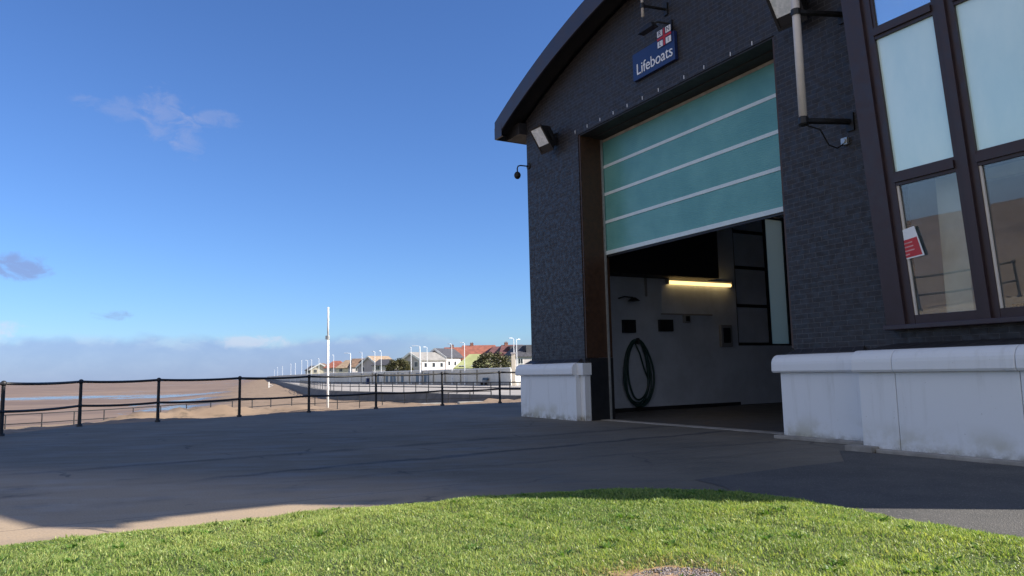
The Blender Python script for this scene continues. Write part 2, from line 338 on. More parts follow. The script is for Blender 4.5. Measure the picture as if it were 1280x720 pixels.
HEAPS = [(at(q_[0], 515, q_[1]).x, q_[1], q_[2], q_[3]) for q_ in ((152, 22.6, .7, .24), (176, 23.2, .45, .18), (228, 23.6, .6, .30), (258, 24.2, .75, .40), (288, 24.6, .6, .22), (30, 20.5, 1.2, .05), (340, 26, 1.5, .2), (500, 31, 2.2, .15), (640, 32, 3, .2))]
def sstep(t): t = np.clip(t, 0, 1); return t*t*(3-2*t)
def bumps(x, y):
    return (np.sin(x*1.3+.4*np.sin(y*.9))*np.cos(y*1.1+.5*np.sin(x*.7)) + .5*np.sin(x*2.9+1.7)*np.cos(y*3.3+.6*x) + .25*np.sin(x*6.1+y*2)*np.cos(y*5.7-x))
def terr(x, y):
    t = sdist(x, y)
    z = -.10 - .75*sstep((t-.8)/9) - .65*sstep((t-6)/22) - 1.6*sstep((t-26)/40)
    nb = bumps(x*.8, y*.8)+.5*bumps(x*2.3+1, y*2.1)
    z = z + sstep((t-.1)/1.0)*(1-sstep((t-3)/10))*(.02+.07*nb)
    for (hx, hy, hr, hh) in HEAPS: z = z + hh*np.exp(-((x-hx)**2/(hr*hr*1.9)+(y-hy)**2/(hr*hr)))*(1+.35*nb)
    best = np.full(x.shape, 1e9)
    for a, b in zip(SWP[:-1], SWP[1:]):
        dd = b-a; tt = np.clip(((x-a[0])*dd[0]+(y-a[1])*dd[1])/(dd@dd), 0, 1); best = np.minimum(best, np.hypot(x-a[0]-tt*dd[0], y-a[1]-tt*dd[1]))
    bank = -1.88 - 1.15*sstep((best-4)/26) - .07*np.clip(nb, -1, 1)
    z = np.where(t > 8, np.maximum(z, bank), z)
    z = np.where(t < 0.15, -.12, z)
    z = z + .05*bumps(x*.21, y*.15)*sstep((t-10)/20)*(1-sstep((t-150)/200))
    return z
POOLS = [(-35, 80, 4, 7, 1), (-43, 98, 6, 9, 1), (-57, 130, 8, 13, 1), (-82, 180, 13, 17, 1), (-118, 190, 34, 18, 1)]
M['beach'] = beach_mat()
NA, NR = 540, 260
ang = np.linspace(0, 2*np.pi, NA, endpoint=False); rad = np.concatenate([np.geomspace(3.5, 9000, NR)])
gx = rad[:, None]*np.sin(ang)[None]; gy = 8+rad[:, None]*np.cos(ang)[None]
gz = terr(gx, gy); vs = np.stack([gx, gy, gz], -1).reshape(-1, 3).tolist()
fs = [(i*NA+j, i*NA+(j+1) % NA, (i+1)*NA+(j+1) % NA, (i+1)*NA+j) for i in range(NR-1) for j in range(NA)] + [tuple(range(NA))[::-1]]
b = MB(); b.add(vs, fs); o = b.build('beach', M['beach'], smooth=True); tag(o, kind='structure')
# sea, far out
k = N('sea_water'); co = k.coord('Object', (.02, .1, 1)); k.base((.07, .10, .14)); k.rough(.25); k.bump(k.noise(co, 1.0, 5, .7), .5, .5); M['sea'] = k.m
b = MB(); b.add([(-9000, 1100, -2.9), (-260, 1500, -2.9), (600, 8900, -2.9), (-9000, 8900, -2.9)], [(0, 1, 2, 3)]); tag(b.build('sea', M['sea']), kind='structure')
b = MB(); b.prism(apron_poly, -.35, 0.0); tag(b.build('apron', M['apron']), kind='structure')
# rough tarmac in front of the bay
tq = [gnd(868, 600), gnd(1000, 583), gnd(1055, 577), wp(9.58, -.80, 0), wp(9.95, -.735, 0), wp(16, -.735, 0), Vector((14, -6, 0)), Vector((2.6, -6, 0)), gnd(960, 640), gnd(905, 609)]
b = MB(); b.add([(p.x, p.y, .004) for p in tq], [tuple(range(len(tq)))]); tag(b.build('tarmac', M['tarmac']), kind='structure')

# ------------------------------------------------------------------ turf
gp = [(-160, 686), (0, 671), (110, 658), (200, 649), (300, 640), (400, 630), (470, 623), (560, 617), (640, 609), (720, 605), (800, 603), (870, 603), (940, 607), (1010, 616), (1080, 628), (1150, 641), (1220, 650), (1290, 661), (1400, 682)]
ge = [gnd(x, y, .075) for x, y in gp]; ge = [(p.x, p.y) for p in ge] + [(5.4, 1), (5.8, -4), (-7, -4), (-6.2, 1.5)]
Pg = np.array(ge + [ge[0]])
def gin(x, y):                                         # distance inside the turf outline (negative outside)
    best = np.full(x.shape, 1e9); ins = np.zeros(x.shape, bool)
    for a, b_ in zip(Pg[:-1], Pg[1:]):
        d = b_-a; L = max(d@d, 1e-9); t = np.clip(((x-a[0])*d[0]+(y-a[1])*d[1])/L, 0, 1)
        best = np.minimum(best, np.hypot(x-a[0]-t*d[0], y-a[1]-t*d[1]))
        c = ((a[1] > y) != (b_[1] > y)) & (x < (b_[0]-a[0])*(y-a[1])/((b_[1]-a[1]) if b_[1] != a[1] else 1e-9)+a[0]); ins ^= c
    return np.where(ins, best, -best)
pc = gnd(835, 722, .05); PCX, PCY = pc.x, pc.y         # worn patch with a drain grate
HUM = [(random.uniform(-4.5, 4.5), random.uniform(2.6, 7.0), random.uniform(.07, .26), random.choice((-1, 1))*random.uniform(.008, .026)) for _ in range(170)]
def turf_z(x, y):
    d = np.clip(gin(x, y), 0, None); z = .008 + .055*(1-np.exp(-d/.35)) + (.014*bumps(x*1.6, y*1.6)+.008*bumps(x*4.7+2, y*4.3))*np.clip(d/.3, 0, 1)
    for (hx, hy, hr, hh) in HUM: z = z + hh*np.clip(d/.25, 0, 1)*np.exp(-((x-hx)**2+(y-hy)**2)/(hr*hr))
    return z - .035*np.exp(-(((x-PCX)/.30)**2 + ((y-PCY)/.20)**2))
xs = np.arange(-7, 6.2, .06); ys = np.arange(-4, 7.6, .06); Xg, Yg = np.meshgrid(xs, ys); D = gin(Xg, Yg); Z = turf_z(Xg, Yg); Z = np.where(D < 0, -.03, Z)
nx = len(xs); ok = D > -.09
b = MB(); fs = [(j*nx+i, j*nx+i+1, (j+1)*nx+i+1, (j+1)*nx+i) for j in range(len(ys)-1) for i in range(nx-1) if ok[j, i] and ok[j+1, i+1] and ok[j, i+1] and ok[j+1, i]]
b.add(np.stack([Xg, Yg, Z], -1).reshape(-1, 3).tolist(), fs); o = b.build('turf_bed', M['turf'], smooth=True); tag(o, kind='structure')
def blades(n, x0, x1, y0, y1):
    x = RNG.uniform(x0, x1, n); y = RNG.uniform(y0, y1, n); d = gin(x, y); rag = .05*bumps(x*7, y*7)
    pd = np.hypot((x-PCX+.02)/.25, (y-PCY+.02)/.15) + .25*bumps(x*9, y*9)
    keep = (d > rag) & (pd > RNG.uniform(.45, 1.2, n)); return x[keep], y[keep], d[keep], pd[keep]
parts = [blades(560000, -4.6, 4.6, 2.4, 7.4), blades(60000, -7, 6, -2, 7.4)]
x, y, d, pd = [np.concatenate(a) for a in zip(*parts)]; n = len(x); z = turf_z(x, y)
cl = .5+.28*bumps(x*3.1+1, y*3.1)+.2*bumps(x*8, y*8-2); pat = .5+.35*bumps(x*.9+3, y*.9)
tuft = np.clip(.5+.6*bumps(x*13+1, y*13)*bumps(x*5, y*5+2), 0, 1.2)
L = RNG.uniform(.016, .036, n)*(0.5+.5*np.clip(cl, 0, 1)+.8*tuft*tuft); L *= np.clip(.55+d*3, .55, 1)
yaw = RNG.uniform(0, 2*np.pi, n); lean = np.abs(RNG.normal(1.0, .5, n)); ld = 2.6+1.5*bumps(x*2.1, y*2.3+1)+RNG.normal(0, 1.5, n)
NW = 190; wx = RNG.uniform(-4.4, 4.4, NW); wy = RNG.uniform(2.6, 6.9, NW); ok_ = gin(wx, wy) > .15; wx, wy = wx[ok_], wy[ok_]; NW = len(wx); per = 16
rx = np.repeat(wx, per); ry = np.repeat(wy, per); ra = RNG.uniform(0, 6.28, NW*per)
x = np.concatenate([x, rx+.022*np.cos(ra)*RNG.uniform(0, 1.6, NW*per)]); y = np.concatenate([y, ry+.022*np.sin(ra)*RNG.uniform(0, 1.6, NW*per)]); n0 = n; n = len(x); z = turf_z(x, y); nw = n-n0
L = np.concatenate([L, RNG.uniform(.03, .055, nw)]); lean = np.concatenate([lean, RNG.uniform(.7, 1.4, nw)]); ld = np.concatenate([ld, ra]); yaw = np.concatenate([yaw, ra+1.57]); pd = np.concatenate([pd, np.full(nw, 9.0)]); pat = .5+.35*bumps(x*.9+3, y*.9); cl = .5+.28*bumps(x*3.1+1, y*3.1)+.2*bumps(x*8, y*8-2)
wd = np.where(RNG.uniform(0, 1, n) < .06, RNG.uniform(.004, .007, n), RNG.uniform(.0013, .0030, n))
wd[n0:] = RNG.uniform(.005, .010, n-n0)
dx, dy = np.cos(ld), np.sin(ld); px, py = np.cos(yaw), np.sin(yaw)
V = np.zeros((n, 5, 3))
def setv(i, t, side, k_):
    hz = L*np.sin(lean*t)*t; hh = L*np.cos(lean*t*.8)*t
    V[:, i, 0] = x+dx*hz+side*px*wd*k_; V[:, i, 1] = y+dy*hz+side*py*wd*k_; V[:, i, 2] = z+hh-.004
setv(0, 0, -1, 1); setv(1, 0, 1, 1); setv(2, .55, 1, .85); setv(3, .55, -1, .85); setv(4, 1, 0, 0)
idx = np.arange(n)*5
loops = np.stack([idx, idx+1, idx+2, idx+3, idx+3, idx+2, idx+4], -1).reshape(-1)
me = bpy.data.meshes.new('grass'); me.vertices.add(n*5); me.vertices.foreach_set('co', V.reshape(-1)); me.loops.add(n*7); me.loops.foreach_set('vertex_index', loops.astype(np.int32)); me.polygons.add(n*2)
st = (np.arange(n)*7)[:, None]+np.array([0, 4])[None]; me.polygons.foreach_set('loop_start', st.reshape(-1).astype(np.int32)); me.update()
dry = np.clip(RNG.uniform(0, 1, n)-.86+.22*np.clip(pat, 0, 1)*RNG.uniform(0, 1, n)+.95*np.exp(-((pd-.9)/.9)**2)*RNG.uniform(0, 1, n), 0, 1); dry = np.clip(dry*3, 0, 1)[:, None]
g1 = np.array([.085, .180, .034]); g2 = np.array([.40, .46, .145]); g3 = np.array([.42, .34, .18])
mixv = np.clip(RNG.normal(.48, .32, n)+.45*(pat-.5)+.25*(cl-.5), 0, 1)[:, None]; c = (g1*(1-mixv)+g2*mixv)*(1-dry)+g3*dry; c[n0:] = np.array([.085, .165, .028])*RNG.uniform(.8, 1.5, (n-n0, 1)); wdum = 0
ca = me.color_attributes.new('tint', 'FLOAT_COLOR', 'POINT'); ca.data.foreach_set('color', np.repeat(np.concatenate([c, np.ones((n, 1))], 1), 5, axis=0).reshape(-1).astype(np.float32))
me.materials.append(M['grass']); o = bpy.data.objects.new('grass', me); COL.objects.link(o); tag(o, 'short bright green turf growing on the low mound in front', 'grass', kind='stuff')
# bare soil with gravel and a grate
b = MB(); NN = 28; vs = [(PCX, PCY, float(turf_z(np.array(PCX), np.array(PCY)))+.012)]
for i in range(NN):
    t = 2*math.pi*i/NN; r_ = 1.1+.15*math.sin(3*t)+.1*math.sin(5*t+1); xx, yy = PCX-.03+.22*r_*math.cos(t), PCY-.02+.15*r_*math.sin(t); vs.append((xx, yy, float(turf_z(np.array(xx), np.array(yy)))+.004))
b.add(vs, [(0, 1+i, 1+(i+1) % NN) for i in range(NN)]); tag(b.build('bare_soil', M['soil'], smooth=True), kind='structure')
b = MB()
for i in range(900):
    a_, r_ = random.uniform(0, 6.28), math.sqrt(random.random()); xx, yy = PCX+.04+.22*r_*math.cos(a_), PCY-.02+.12*r_*math.sin(a_); q = random.uniform(.003, .008)
    zz = float(.02+.012)
    zz = float(turf_z(np.array(xx), np.array(yy)))+.010
    vs = [Vector((random.uniform(-1, 1), random.uniform(-1, 1), random.uniform(-.7, .7))).normalized()*q for _ in range(1)]
    o6 = [(q, 0, 0), (-q, 0, 0), (0, q*random.uniform(.6, 1.2), 0), (0, -q, 0), (0, 0, q*.7), (0, 0, -q)]
    rm = Matrix.Rotation(random.uniform(0, 6), 3, 'Z') @ Matrix.Rotation(random.uniform(0, 6), 3, 'X')
    b.add([Vector((xx, yy, zz)) + rm @ Vector(v) for v in o6], [(0, 2, 4), (2, 1, 4), (1, 3, 4), (3, 0, 4), (2, 0, 5), (1, 2, 5), (3, 1, 5), (0, 3, 5)])
tag(b.build('gravel', M['gravel']), 'small grey and pinkish gravel in the worn hollow of the turf', 'gravel', kind='stuff')

# ------------------------------------------------------------------ lifeboat station
ST = thing('lifeboat_station', 'dark brick lifeboat station with curved barrel roof, white plinth and a half raised teal door', 'building', P0, UA)
DL, DR, DZ = 2.55, 8.15, 6.40                          # door opening
BL, BR, BZ0, BZ1 = 9.95, 14.35, 1.62, 7.25             # window bay opening
ub = sorted(set([.27, DL, DR, BL, BR, UR] + [round(.27+i*.55, 3) for i in range(1, 27)])); zl = [0, BZ0, DZ, BZ1]
b = MB(); WF, WT = .18, .36
def wallgrid(us, zs, top, hole, place):
    """vertical slab with openings: returns verts and faces of a closed solid; place(u, z, side) -> xyz"""
    vv = {}; V2 = []; Fs = []
    def vid(i, j, s_):
        key = (i, j, s_)
        if key not in vv:
            zz = zs[j] if j < len(zs) else top(us[i]); vv[key] = len(V2); V2.append(place(us[i], zz, s_))
        return vv[key]
    nz = len(zs) if top else len(zs)-1
    cell = {(i, j) for i in range(len(us)-1) for j in range(nz) if not hole((us[i]+us[i+1])/2, (zs[j]+(zs[j+1] if j+1 < len(zs) else zs[j]+.1))/2)}
    for (i, j) in cell:
        for s_ in (0, 1):
            q = (vid(i, j, s_), vid(i+1, j, s_), vid(i+1, j+1, s_), vid(i, j+1, s_)); Fs.append(q if s_ == 0 else q[::-1])
        for (di, dj, a, c) in ((-1, 0, (i, j), (i, j+1)), (1, 0, (i+1, j), (i+1, j+1)), (0, -1, (i, j), (i+1, j)), (0, 1, (i, j+1), (i+1, j+1))):
            if (i+di, j+dj) not in cell: Fs.append((vid(*a, 0), vid(*c, 0), vid(*c, 1), vid(*a, 1)))
    return V2, Fs
V2, Fs = wallgrid(ub, zl, lambda u: arch(u, -.38), lambda u, z: (DL < u < DR and z < DZ) or (BL < u < BR and BZ0 < z < BZ1), lambda u, z, s_: (u, WF+WT*s_, z))
b.add(V2, Fs); b.build('front_wall', M['brick'], ST)
LEN = 24.0
# side and back walls
WB = [(6.95, 9.25, 1.70, 5.62)]
def in_wb(v, z): return (6.95 < v < 9.25 or 11.2 < v < 14.6) and 1.70 < z < 5.62
V2, Fs = wallgrid([WF+WT+.002, 6.95, 9.25, 11.2, 14.6, LEN], [0, 1.70, 5.62, arch(.27, -.40)], None, in_wb, lambda v, z, s_: (.27+.25*s_, v, z))
b = MB(); b.add(V2, Fs); b.build('side_wall', M['brick_side'], ST)
RW = (1.0, 3.9, 2.0, 4.3)
V2, Fs = wallgrid([WF+WT+.002, RW[0], RW[1], LEN], [0, RW[2], RW[3], arch(UR, -.40)], None, lambda v, z: RW[0] < v < RW[1] and RW[2] < z < RW[3], lambda v, z, s_: (UR-.25+.25*s_, v, z))
b = MB(); b.add(V2, Fs); b.build('side_wall', M['brick_side'], ST)
b = MB()
for v0, v1, z_a, z_b in ((RW[0], RW[1], RW[2], RW[2]+.08), (RW[0], RW[1], RW[3]-.08, RW[3]), (RW[0], RW[0]+.08, RW[2]+.082, RW[3]-.082), (RW[1]-.08, RW[1], RW[2]+.082, RW[3]-.082), (2.40, 2.50, RW[2]+.082, RW[3]-.082)): b.box(UR-.16, UR-.08, v0, v1, z_a, z_b)
cw = b.build('crew_fill_window', M['frame'], ST)  # unseen window added so sunlight brightens the crew room behind the bay
b = MB(); b.box(UR-.13, UR-.12, RW[0]+.081, 2.399, RW[2]+.083, RW[3]-.083); b.box(UR-.13, UR-.12, 2.501, RW[1]-.081, RW[2]+.083, RW[3]-.083); b.build('pane', M['glass'], cw)  # panes of the added crew room window
b = MB(); us = [.27+i*(UR-.27)/20 for i in range(21)]
V2, Fs = wallgrid(us, [0], lambda u: arch(u, -.40), lambda u, z: False, lambda u, z, s_: (u, LEN+.002+.3*s_, z)); b.add(V2, Fs); b.build('back_wall', M['brick'], ST)
# roof shell
def strip(us, y0, y1, lo, hi):
    bb = MB(); n_ = len(us); vs = []
    for u in us: vs += [(u, y0, lo(u)), (u, y0, hi(u)), (u, y1, lo(u)), (u, y1, hi(u))]
    fs = []
    for i in range(n_-1):
        a = i*4; c = a+4
        fs += [(a, c, c+1, a+1), (a+2, a+3, c+3, c+2), (a, a+2, c+2, c), (a+1, c+1, c+3, a+3)]
    fs += [(0, 1, 3, 2), (a+4, a+6, a+7, a+5)]
    return bb.add(vs, fs)
RU0, RU1 = -.42, UR+.88
usr = [RU0+(RU1-RU0)*i/48 for i in range(49)]
FY = -.30
strip(usr, FY, LEN+.6, lambda u: arch(u, -.16), lambda u: arch(u)).build('roof', M['roof'], ST)
fu = [RU0-.012+(RU1-RU0+.024)*i/48 for i in range(49)]
strip(fu, FY-.055, FY-.003, lambda u: arch(u, -.42), lambda u: arch(u, .035)).build('fascia', M['roof'], ST, bevel=.008)
strip([RU0+.02+(RU1-RU0-.04)*i/48 for i in range(49)], FY-.001, WF-.003, lambda u: arch(u, -.28), lambda u: arch(u, -.163)).build('soffit', M['soffit'], ST)
EZ = arch(RU0)-.43
for s_, ue, uw_ in ((1, RU0, .266), (-1, RU1, UR+.004)):
    b = MB(); lo_, hi_ = sorted((ue-.012*s_, ue+.36*s_)); b.box(lo_, hi_, FY-.06, FY-.057, EZ, arch(ue+.3*s_)-.27)
    b.box(lo_, hi_, FY-.055, FY-.003, EZ, arch(ue)-.422); b.build('eave_end', M['roof'], ST)
    b = MB(); lo_, hi_ = sorted((ue-.03*s_, ue-.003*s_)); b.box(lo_, hi_, FY-.002, LEN+.6, EZ, arch(ue)+.02)
    lo_, hi_ = sorted((ue-.002*s_, uw_)); b.box(lo_, hi_, -.02, LEN+.6, EZ+.004, EZ+.30); b.build('eave_board', M['soffit'], ST)

# plinth: white panels with a rounded coping
def coping(u0, u1, yf, yb, z0_, z1, joints=()):
    prof = [(yb, z0_), (yf, z0_)] + [(yf+(z1-z0_)*.62*(1-math.sin(t)) , z0_+(z1-z0_)*.38+(z1-z0_)*.62*(1-math.cos(t))) for t in []]
    hh = z1-z0_; r_ = hh*.55; prof = [(yb, z0_), (yf+.02, z0_), (yf, z0_+.03)] + [(yf+r_-r_*math.cos(t), z1-r_+r_*math.sin(t)) for t in [i*math.pi/12 for i in range(7)]] + [(yb, z1)]
    n_ = len(prof); bb = MB(); bb.add([(u0, p[0], p[1]) for p in prof]+[(u1, p[0], p[1]) for p in prof], [tuple(range(n_)), tuple(range(n_, 2*n_))[::-1]]+[(i, (i+1) % n_, n_+(i+1) % n_, n_+i) for i in range(n_)])
    return bb
def panel(u0, u1, yf, yb, z1=.99): bb = MB(); return bb.box(u0, u1, yf, yb, 0, z1)
YB = .178
for u0, u1 in ((.0, .415), (.423, 2.43)): panel(u0, u1, 0, YB).build('plinth_panel', M['plinth'], ST, bevel=.006)
panel(2.435, 2.60, .12, .177).build('plinth_panel', M['plinth'], ST); panel(2.5505, 2.60, .178, .27).build('plinth_panel', M['plinth'], ST); panel(.09, .265, YB+.002, 6).build('plinth_panel', M['plinth'], ST)
for u0, u1 in ((-.11, 2.41), ): coping(u0, u1, -.085, YB, .992, 1.265).build('plinth_coping', M['plinth'], ST, bevel=.012)
b = MB(); b.box(2.415, 2.64, .05, .177, .992, 1.25); b.box(2.5505, 2.64, .1772, .28, .992, 1.25); b.build('plinth_coping', M['plinth'], ST)
for u0, u1, ya in ((.10, 2.46, .05), (8.11, 9.40, .07), (9.7, 15.6, -.40)):
    b = MB(); b.add([(u0, ya, 1.272), (u0, .178, 1.272), (u0+.12, .178, 1.36), (u1, ya, 1.272), (u1, .178, 1.272), (u1-.05, .178, 1.36)], [(0, 1, 2), (3, 5, 4), (0, 3, 4, 1), (1, 4, 5, 2), (0, 2, 5, 3)]); b.build('weathering_course', M['brick'], ST)
BO = -.62; j0, j1, j2 = [onwall(x_, 510, BO)[0] for x_ in (1076, 1122, 1279)]
panel(8.02, j0-.003, 0, YB).build('plinth_panel', M['plinth'], ST, bevel=.006); panel(8.06, 8.149, YB+.002, .85).build('plinth_panel', M['plinth'], ST, bevel=.005)
for u0, u1 in ((j0, j1-.004), (j1+.004, j2-.004), (j2+.004, 13.2), (13.208, 14.6), (14.608, 15.7)): panel(u0, u1, BO, YB).build('plinth_panel', M['plinth'], ST, bevel=.006)
c0, c1, c2 = [onwall(x_, 456, BO-.085)[0] for x_ in (1063, 1114, 1269)]
coping(7.92, c0-.003, -.085, YB, .992, 1.265).build('plinth_coping', M['plinth'], ST, bevel=.02)
for u0, u1 in ((c0, c1-.003), (c1+.003, c2-.003), (c2+.003, 13.1), (13.106, 14.5), (14.506, 15.78)): coping(u0, u1, BO-.085, YB, .992, 1.27).build('plinth_coping', M['plinth'], ST, bevel=.012)
b = MB(); b.box(7.93, j0-.18, -.13, -.002, 0, .055); b.build('footing', M['conc'], ST, bevel=.012)
b = MB(); b.box(j0-.16, j0+.22, BO-.16, BO-.003, 0, .075); b.box(j0+.24, 15.7, BO-.11, BO-.003, 0, .05); b.build('footing', M['conc'], ST, bevel=.012)

# weep vents over the door head
vent = None
for (x, y) in ((719, 165), (734, 157.5), (750, 149.5), (766.5, 141), (784, 132), (803, 122.5), (823, 112.5), (855, 96.5), (880, 84), (913, 67.5), (940, 54)):
    u_, _, z_ = onwall(x, y, .18)
    if vent is None: b = MB(); b.box(-.007, .007, -.006, .02, -.035, .035); vent = b.build('weep_vent', M['signwhite'], ST); vent.location = (u_, .18, z_)
    else: c = vent.copy(); COL.objects.link(c); c.parent = ST; c.location = (u_, .18, z_)

# door surround: timber reveals with steel kick plates, tracks
for ua, ub2 in ((DL+.002, DL+.05), (DR-.05, DR-.002)):
    b = MB(); b.box(ua, ub2, .20, .90, 1.36, DZ-.003); j = b.build('door_jamb', M['timber'], ST)
    b = MB(); b.box(ua-.0 if ua < 5 else ua-.01, ub2+.01 if ua < 5 else ub2, .283, .90, 0.0, 1.357); b.build('kick_plate', M['steel_dark'], j)
b = MB(); b.box(DL+.052, DR-.052, .545, .90, DZ-.05, DZ-.004); b.box(DL+.052, DR-.052, .20, .54, DZ-.03, DZ-.005); b.build('door_head', M['soffit'], ST)
for ua in (DL+.053, DR-.093):
    b = MB(); b.box(ua, ua+.04, .76, .80, 0, DZ-.06); b.build('door_track', M['galv'], ST)
dz0 = 3.70
DO = MB(); ribz = [4.42, 5.06, 5.70]
DO.box(DL+.06, DR-.06, .82, .87, dz0+.06, DZ-.055); door = DO.build('sectional_door', M['teal'], ST)
for zr in ribz: b = MB(); b.box(DL+.062, DR-.062, .808, .8195, zr-.034, zr+.034); b.build('door_rib', M['rib'], door, bevel=.003)
b = MB(); b.box(DL+.062, DR-.062, .808, .8195, DZ-.12, DZ-.06); b.build('door_rib', M['conc'], door)
b = MB(); b.box(DL+.06, DR-.06, .80, .89, dz0-.03, dz0+.058); b.build('bottom_bar', M['rib'], door, bevel=.004)
b = MB(); b.box(DL+.06, DR-.06, .825, .865, dz0-.075, dz0-.032); b.build('rubber_seal', M['black'], door)
# threshold
b = MB(); b.box(DL, DR, .50, .74, 0.001, .010); b.build('threshold', M['conc'], ST)
b = MB(); b.box(.53, 9.0, .742, LEN-.01, 0.001, .006); b.build('hall_floor', M['floor'], ST)

# inside the boat hall
V2, Fs = wallgrid([.92, 6.95, 9.25, 11.2, 14.6, LEN-.02], [.02, 1.70, 5.62, 7.0], None, in_wb, lambda v, z, s_: (.524+.02*s_, v, z))
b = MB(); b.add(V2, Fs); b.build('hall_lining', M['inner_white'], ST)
b = MB(); b.box(.546, .56, .92, 6.9, .01, .10); b.box(.546, .56, 9.3, LEN-.03, .01, .10); b.build('skirting', M['inner_dark'], ST)
b = MB(); b.box(.55, 1.15, 1.6, 5.72, 3.52, 5.35); b.build('overhead_store', M['inner_dark'], ST)
b = MB(); b.box(.55, .585, 3.58, 3.64, 3.02, 5.3); b.build('conduit', M['inner_grey'], ST)
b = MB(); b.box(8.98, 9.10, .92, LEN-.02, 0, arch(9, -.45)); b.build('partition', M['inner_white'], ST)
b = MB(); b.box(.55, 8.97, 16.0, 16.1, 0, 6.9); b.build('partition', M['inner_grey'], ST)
# side window of the hall: dark glazing bars, a lit pane at the far side
SW = MB(); x0, x1 = .40, .50
for v0, v1 in ((6.95, 7.02), (8.30, 8.40), (9.17, 9.25)): SW.box(x0, x1, v0, v1, 1.70, 5.62)
for z_ in (1.70, 2.82, 3.95, 5.02, 5.55): 
    SW.box(x0+.003, x1-.003, 7.022, 8.298, z_, z_+.09)
    if z_ in (1.70, 5.55): SW.box(x0+.003, x1-.003, 8.402, 9.168, z_, z_+.05)
sw = SW.build('hall_window', M['black'], ST)
b = MB(); b.box(.44, .46, 7.022, 8.298, 1.7, 5.6); b.build('pale_panel', M['inner_white'], sw)
b = MB(); b.box(.44, .452, 8.402, 9.168, 1.7, 5.6); b.build('pane', M['daylit'], sw)

SW = MB()  # second window added further along to bring more daylight into the hall
for v0, v1 in ((11.2, 11.28), (12.86, 12.94), (14.52, 14.6)): SW.box(x0, x1, v0, v1, 1.70, 5.62)
for v0, v1 in ((11.282, 12.858), (12.942, 14.518)):
    for z_ in (1.70, 3.6, 5.55): SW.box(x0+.003, x1-.003, v0, v1, z_, z_+.07)
sw = SW.build('hall_window', M['black'], ST)  # the added second window
b = MB(); b.box(.44, .452, 11.282, 12.858, 1.7, 5.6); b.box(.44, .452, 12.942, 14.518, 1.7, 5.6); b.build('pane', M['glass'], sw)  # panes of the added second window
# window bay leaning outwards
LN = .100
def lean(x, y, z): return (x, y - LN*(z-BZ0), z)
pan_u = [(10.20, 10.98), (11.24, 12.02), (12.28, 13.06), (13.32, 14.10)]
rows = [(1.71, 3.40), (3.58, 5.36), (5.52, 7.05)]
FR = MB()
cols = [(9.83, 10.20)] + [(pan_u[i][1], pan_u[i+1][0]) for i in range(3)] + [(14.10, 14.47)]
for a, c in cols:
    FR.box(a, c, .045, .16, BZ0-.02, 7.28, lean)
    if a > 9.9 and c < 14.4: FR.box(a+.085, c-.085, 0.0, .043, BZ0-.02, 7.28, lean)
FR.box(9.83, 10.09, 0.0, .043, BZ0-.02, 7.28, lean); FR.box(14.21, 14.47, 0.0, .043, BZ0-.02, 7.28, lean)
for a, c in pan_u:
    for z_a, z_b in ((BZ0-.02, 1.71), (3.40, 3.58), (5.36, 5.52), (7.05, 7.28)): FR.box(a+.001, c-.001, .05, .155, z_a, z_b, lean)
    for z_a, z_b in ((3.44, 3.54), (5.40, 5.48)): FR.box(a+.001, c-.001, .012, .048, z_a, z_b, lean)
win = FR.build('bay_window', M['frame'], ST)
for i, (a, c) in enumerate(pan_u):
    for j, (z_a, z_b) in enumerate(rows):
        b = MB(); b.box(a+.001, c-.001, .088, .096, z_a+.001, z_b-.001, lean); b.build('pane', M[('glass', 'frost', 'glass_mirror')[j]], win)
        if j == 2: b = MB(); b.box(a+.002, c-.002, .13, .14, z_a+.002, z_b-.002, lean); b.build('pale_panel', M['white'], win)  # white panel added behind the top panes to lighten their reflected blue
        if j != 1:
            b = MB(); b.box(a+.002, a+.03, .060, .086, z_a+.002, z_b-.002, lean); b.build('glazing_bead', M['offwhite_pole'] if j == 0 else M['frame'], win)
b = MB()
for a, c in ((9.84, 9.90), (14.40, 14.46)):
    b.add([lean(a, .162, BZ0), lean(a, .162, 7.27), (a, .60, 7.27), (a, .60, BZ0), lean(c, .162, BZ0), lean(c, .162, 7.27), (c, .60, 7.27), (c, .60, BZ0)], [(0, 1, 2, 3), (4, 7, 6, 5), (0, 4, 5, 1), (1, 5, 6, 2), (2, 6, 7, 3), (3, 7, 4, 0)])
b.add([lean(9.83, -.02, 7.285), lean(14.47, -.02, 7.285), (14.47, .179, 7.285), (9.83, .179, 7.285), lean(9.83, -.02, 7.34), lean(14.47, -.02, 7.34), (14.47, .179, 7.34), (9.83, .179, 7.34)], [(0, 1, 2, 3), (4, 7, 6, 5), (0, 4, 5, 1), (1, 5, 6, 2), (2, 6, 7, 3), (3, 7, 4, 0)])
b.build('bay_cheek', M['frame'], ST)
b = MB(); b.box(9.80, 14.5, -.04, .177, BZ0-.085, BZ0-.022); b.build('window_sill', M['frame'], ST, bevel=.01)
# crew room behind the bay
b = MB(); b.box(9.12, UR-.26, 4.2, 4.3, 0, 8); b.build('partition', M['inner_white'], ST)
b = MB(); b.box(9.12, UR-.26, .56, 4.19, .9, 1.0); b.build('crew_room_floor', M['floor'], ST)
b = MB(); b.box(9.12, UR-.26, .56, 4.19, 4.6, 4.7); b.build('crew_room_ceiling', M['inner_white'], ST)
u_, _, _ = onwall(1178, 330, .40); u2, _, _ = onwall(1212, 330, .40)
b = MB(); b.box(u_, u2, .40, .66, 1.0, 3.9); b.build('column', M['white'], ST, bevel=.01)
b = MB(); b.box(10.2, 13.6, .9, 1.05, 3.45, 3.60); b.build('blind_rail', M['white'], ST)
b = MB(); b.box(10.3, 14, 2.2, 2.9, 1.0, 1.9); b.build('counter', M['inner_dark'], ST)

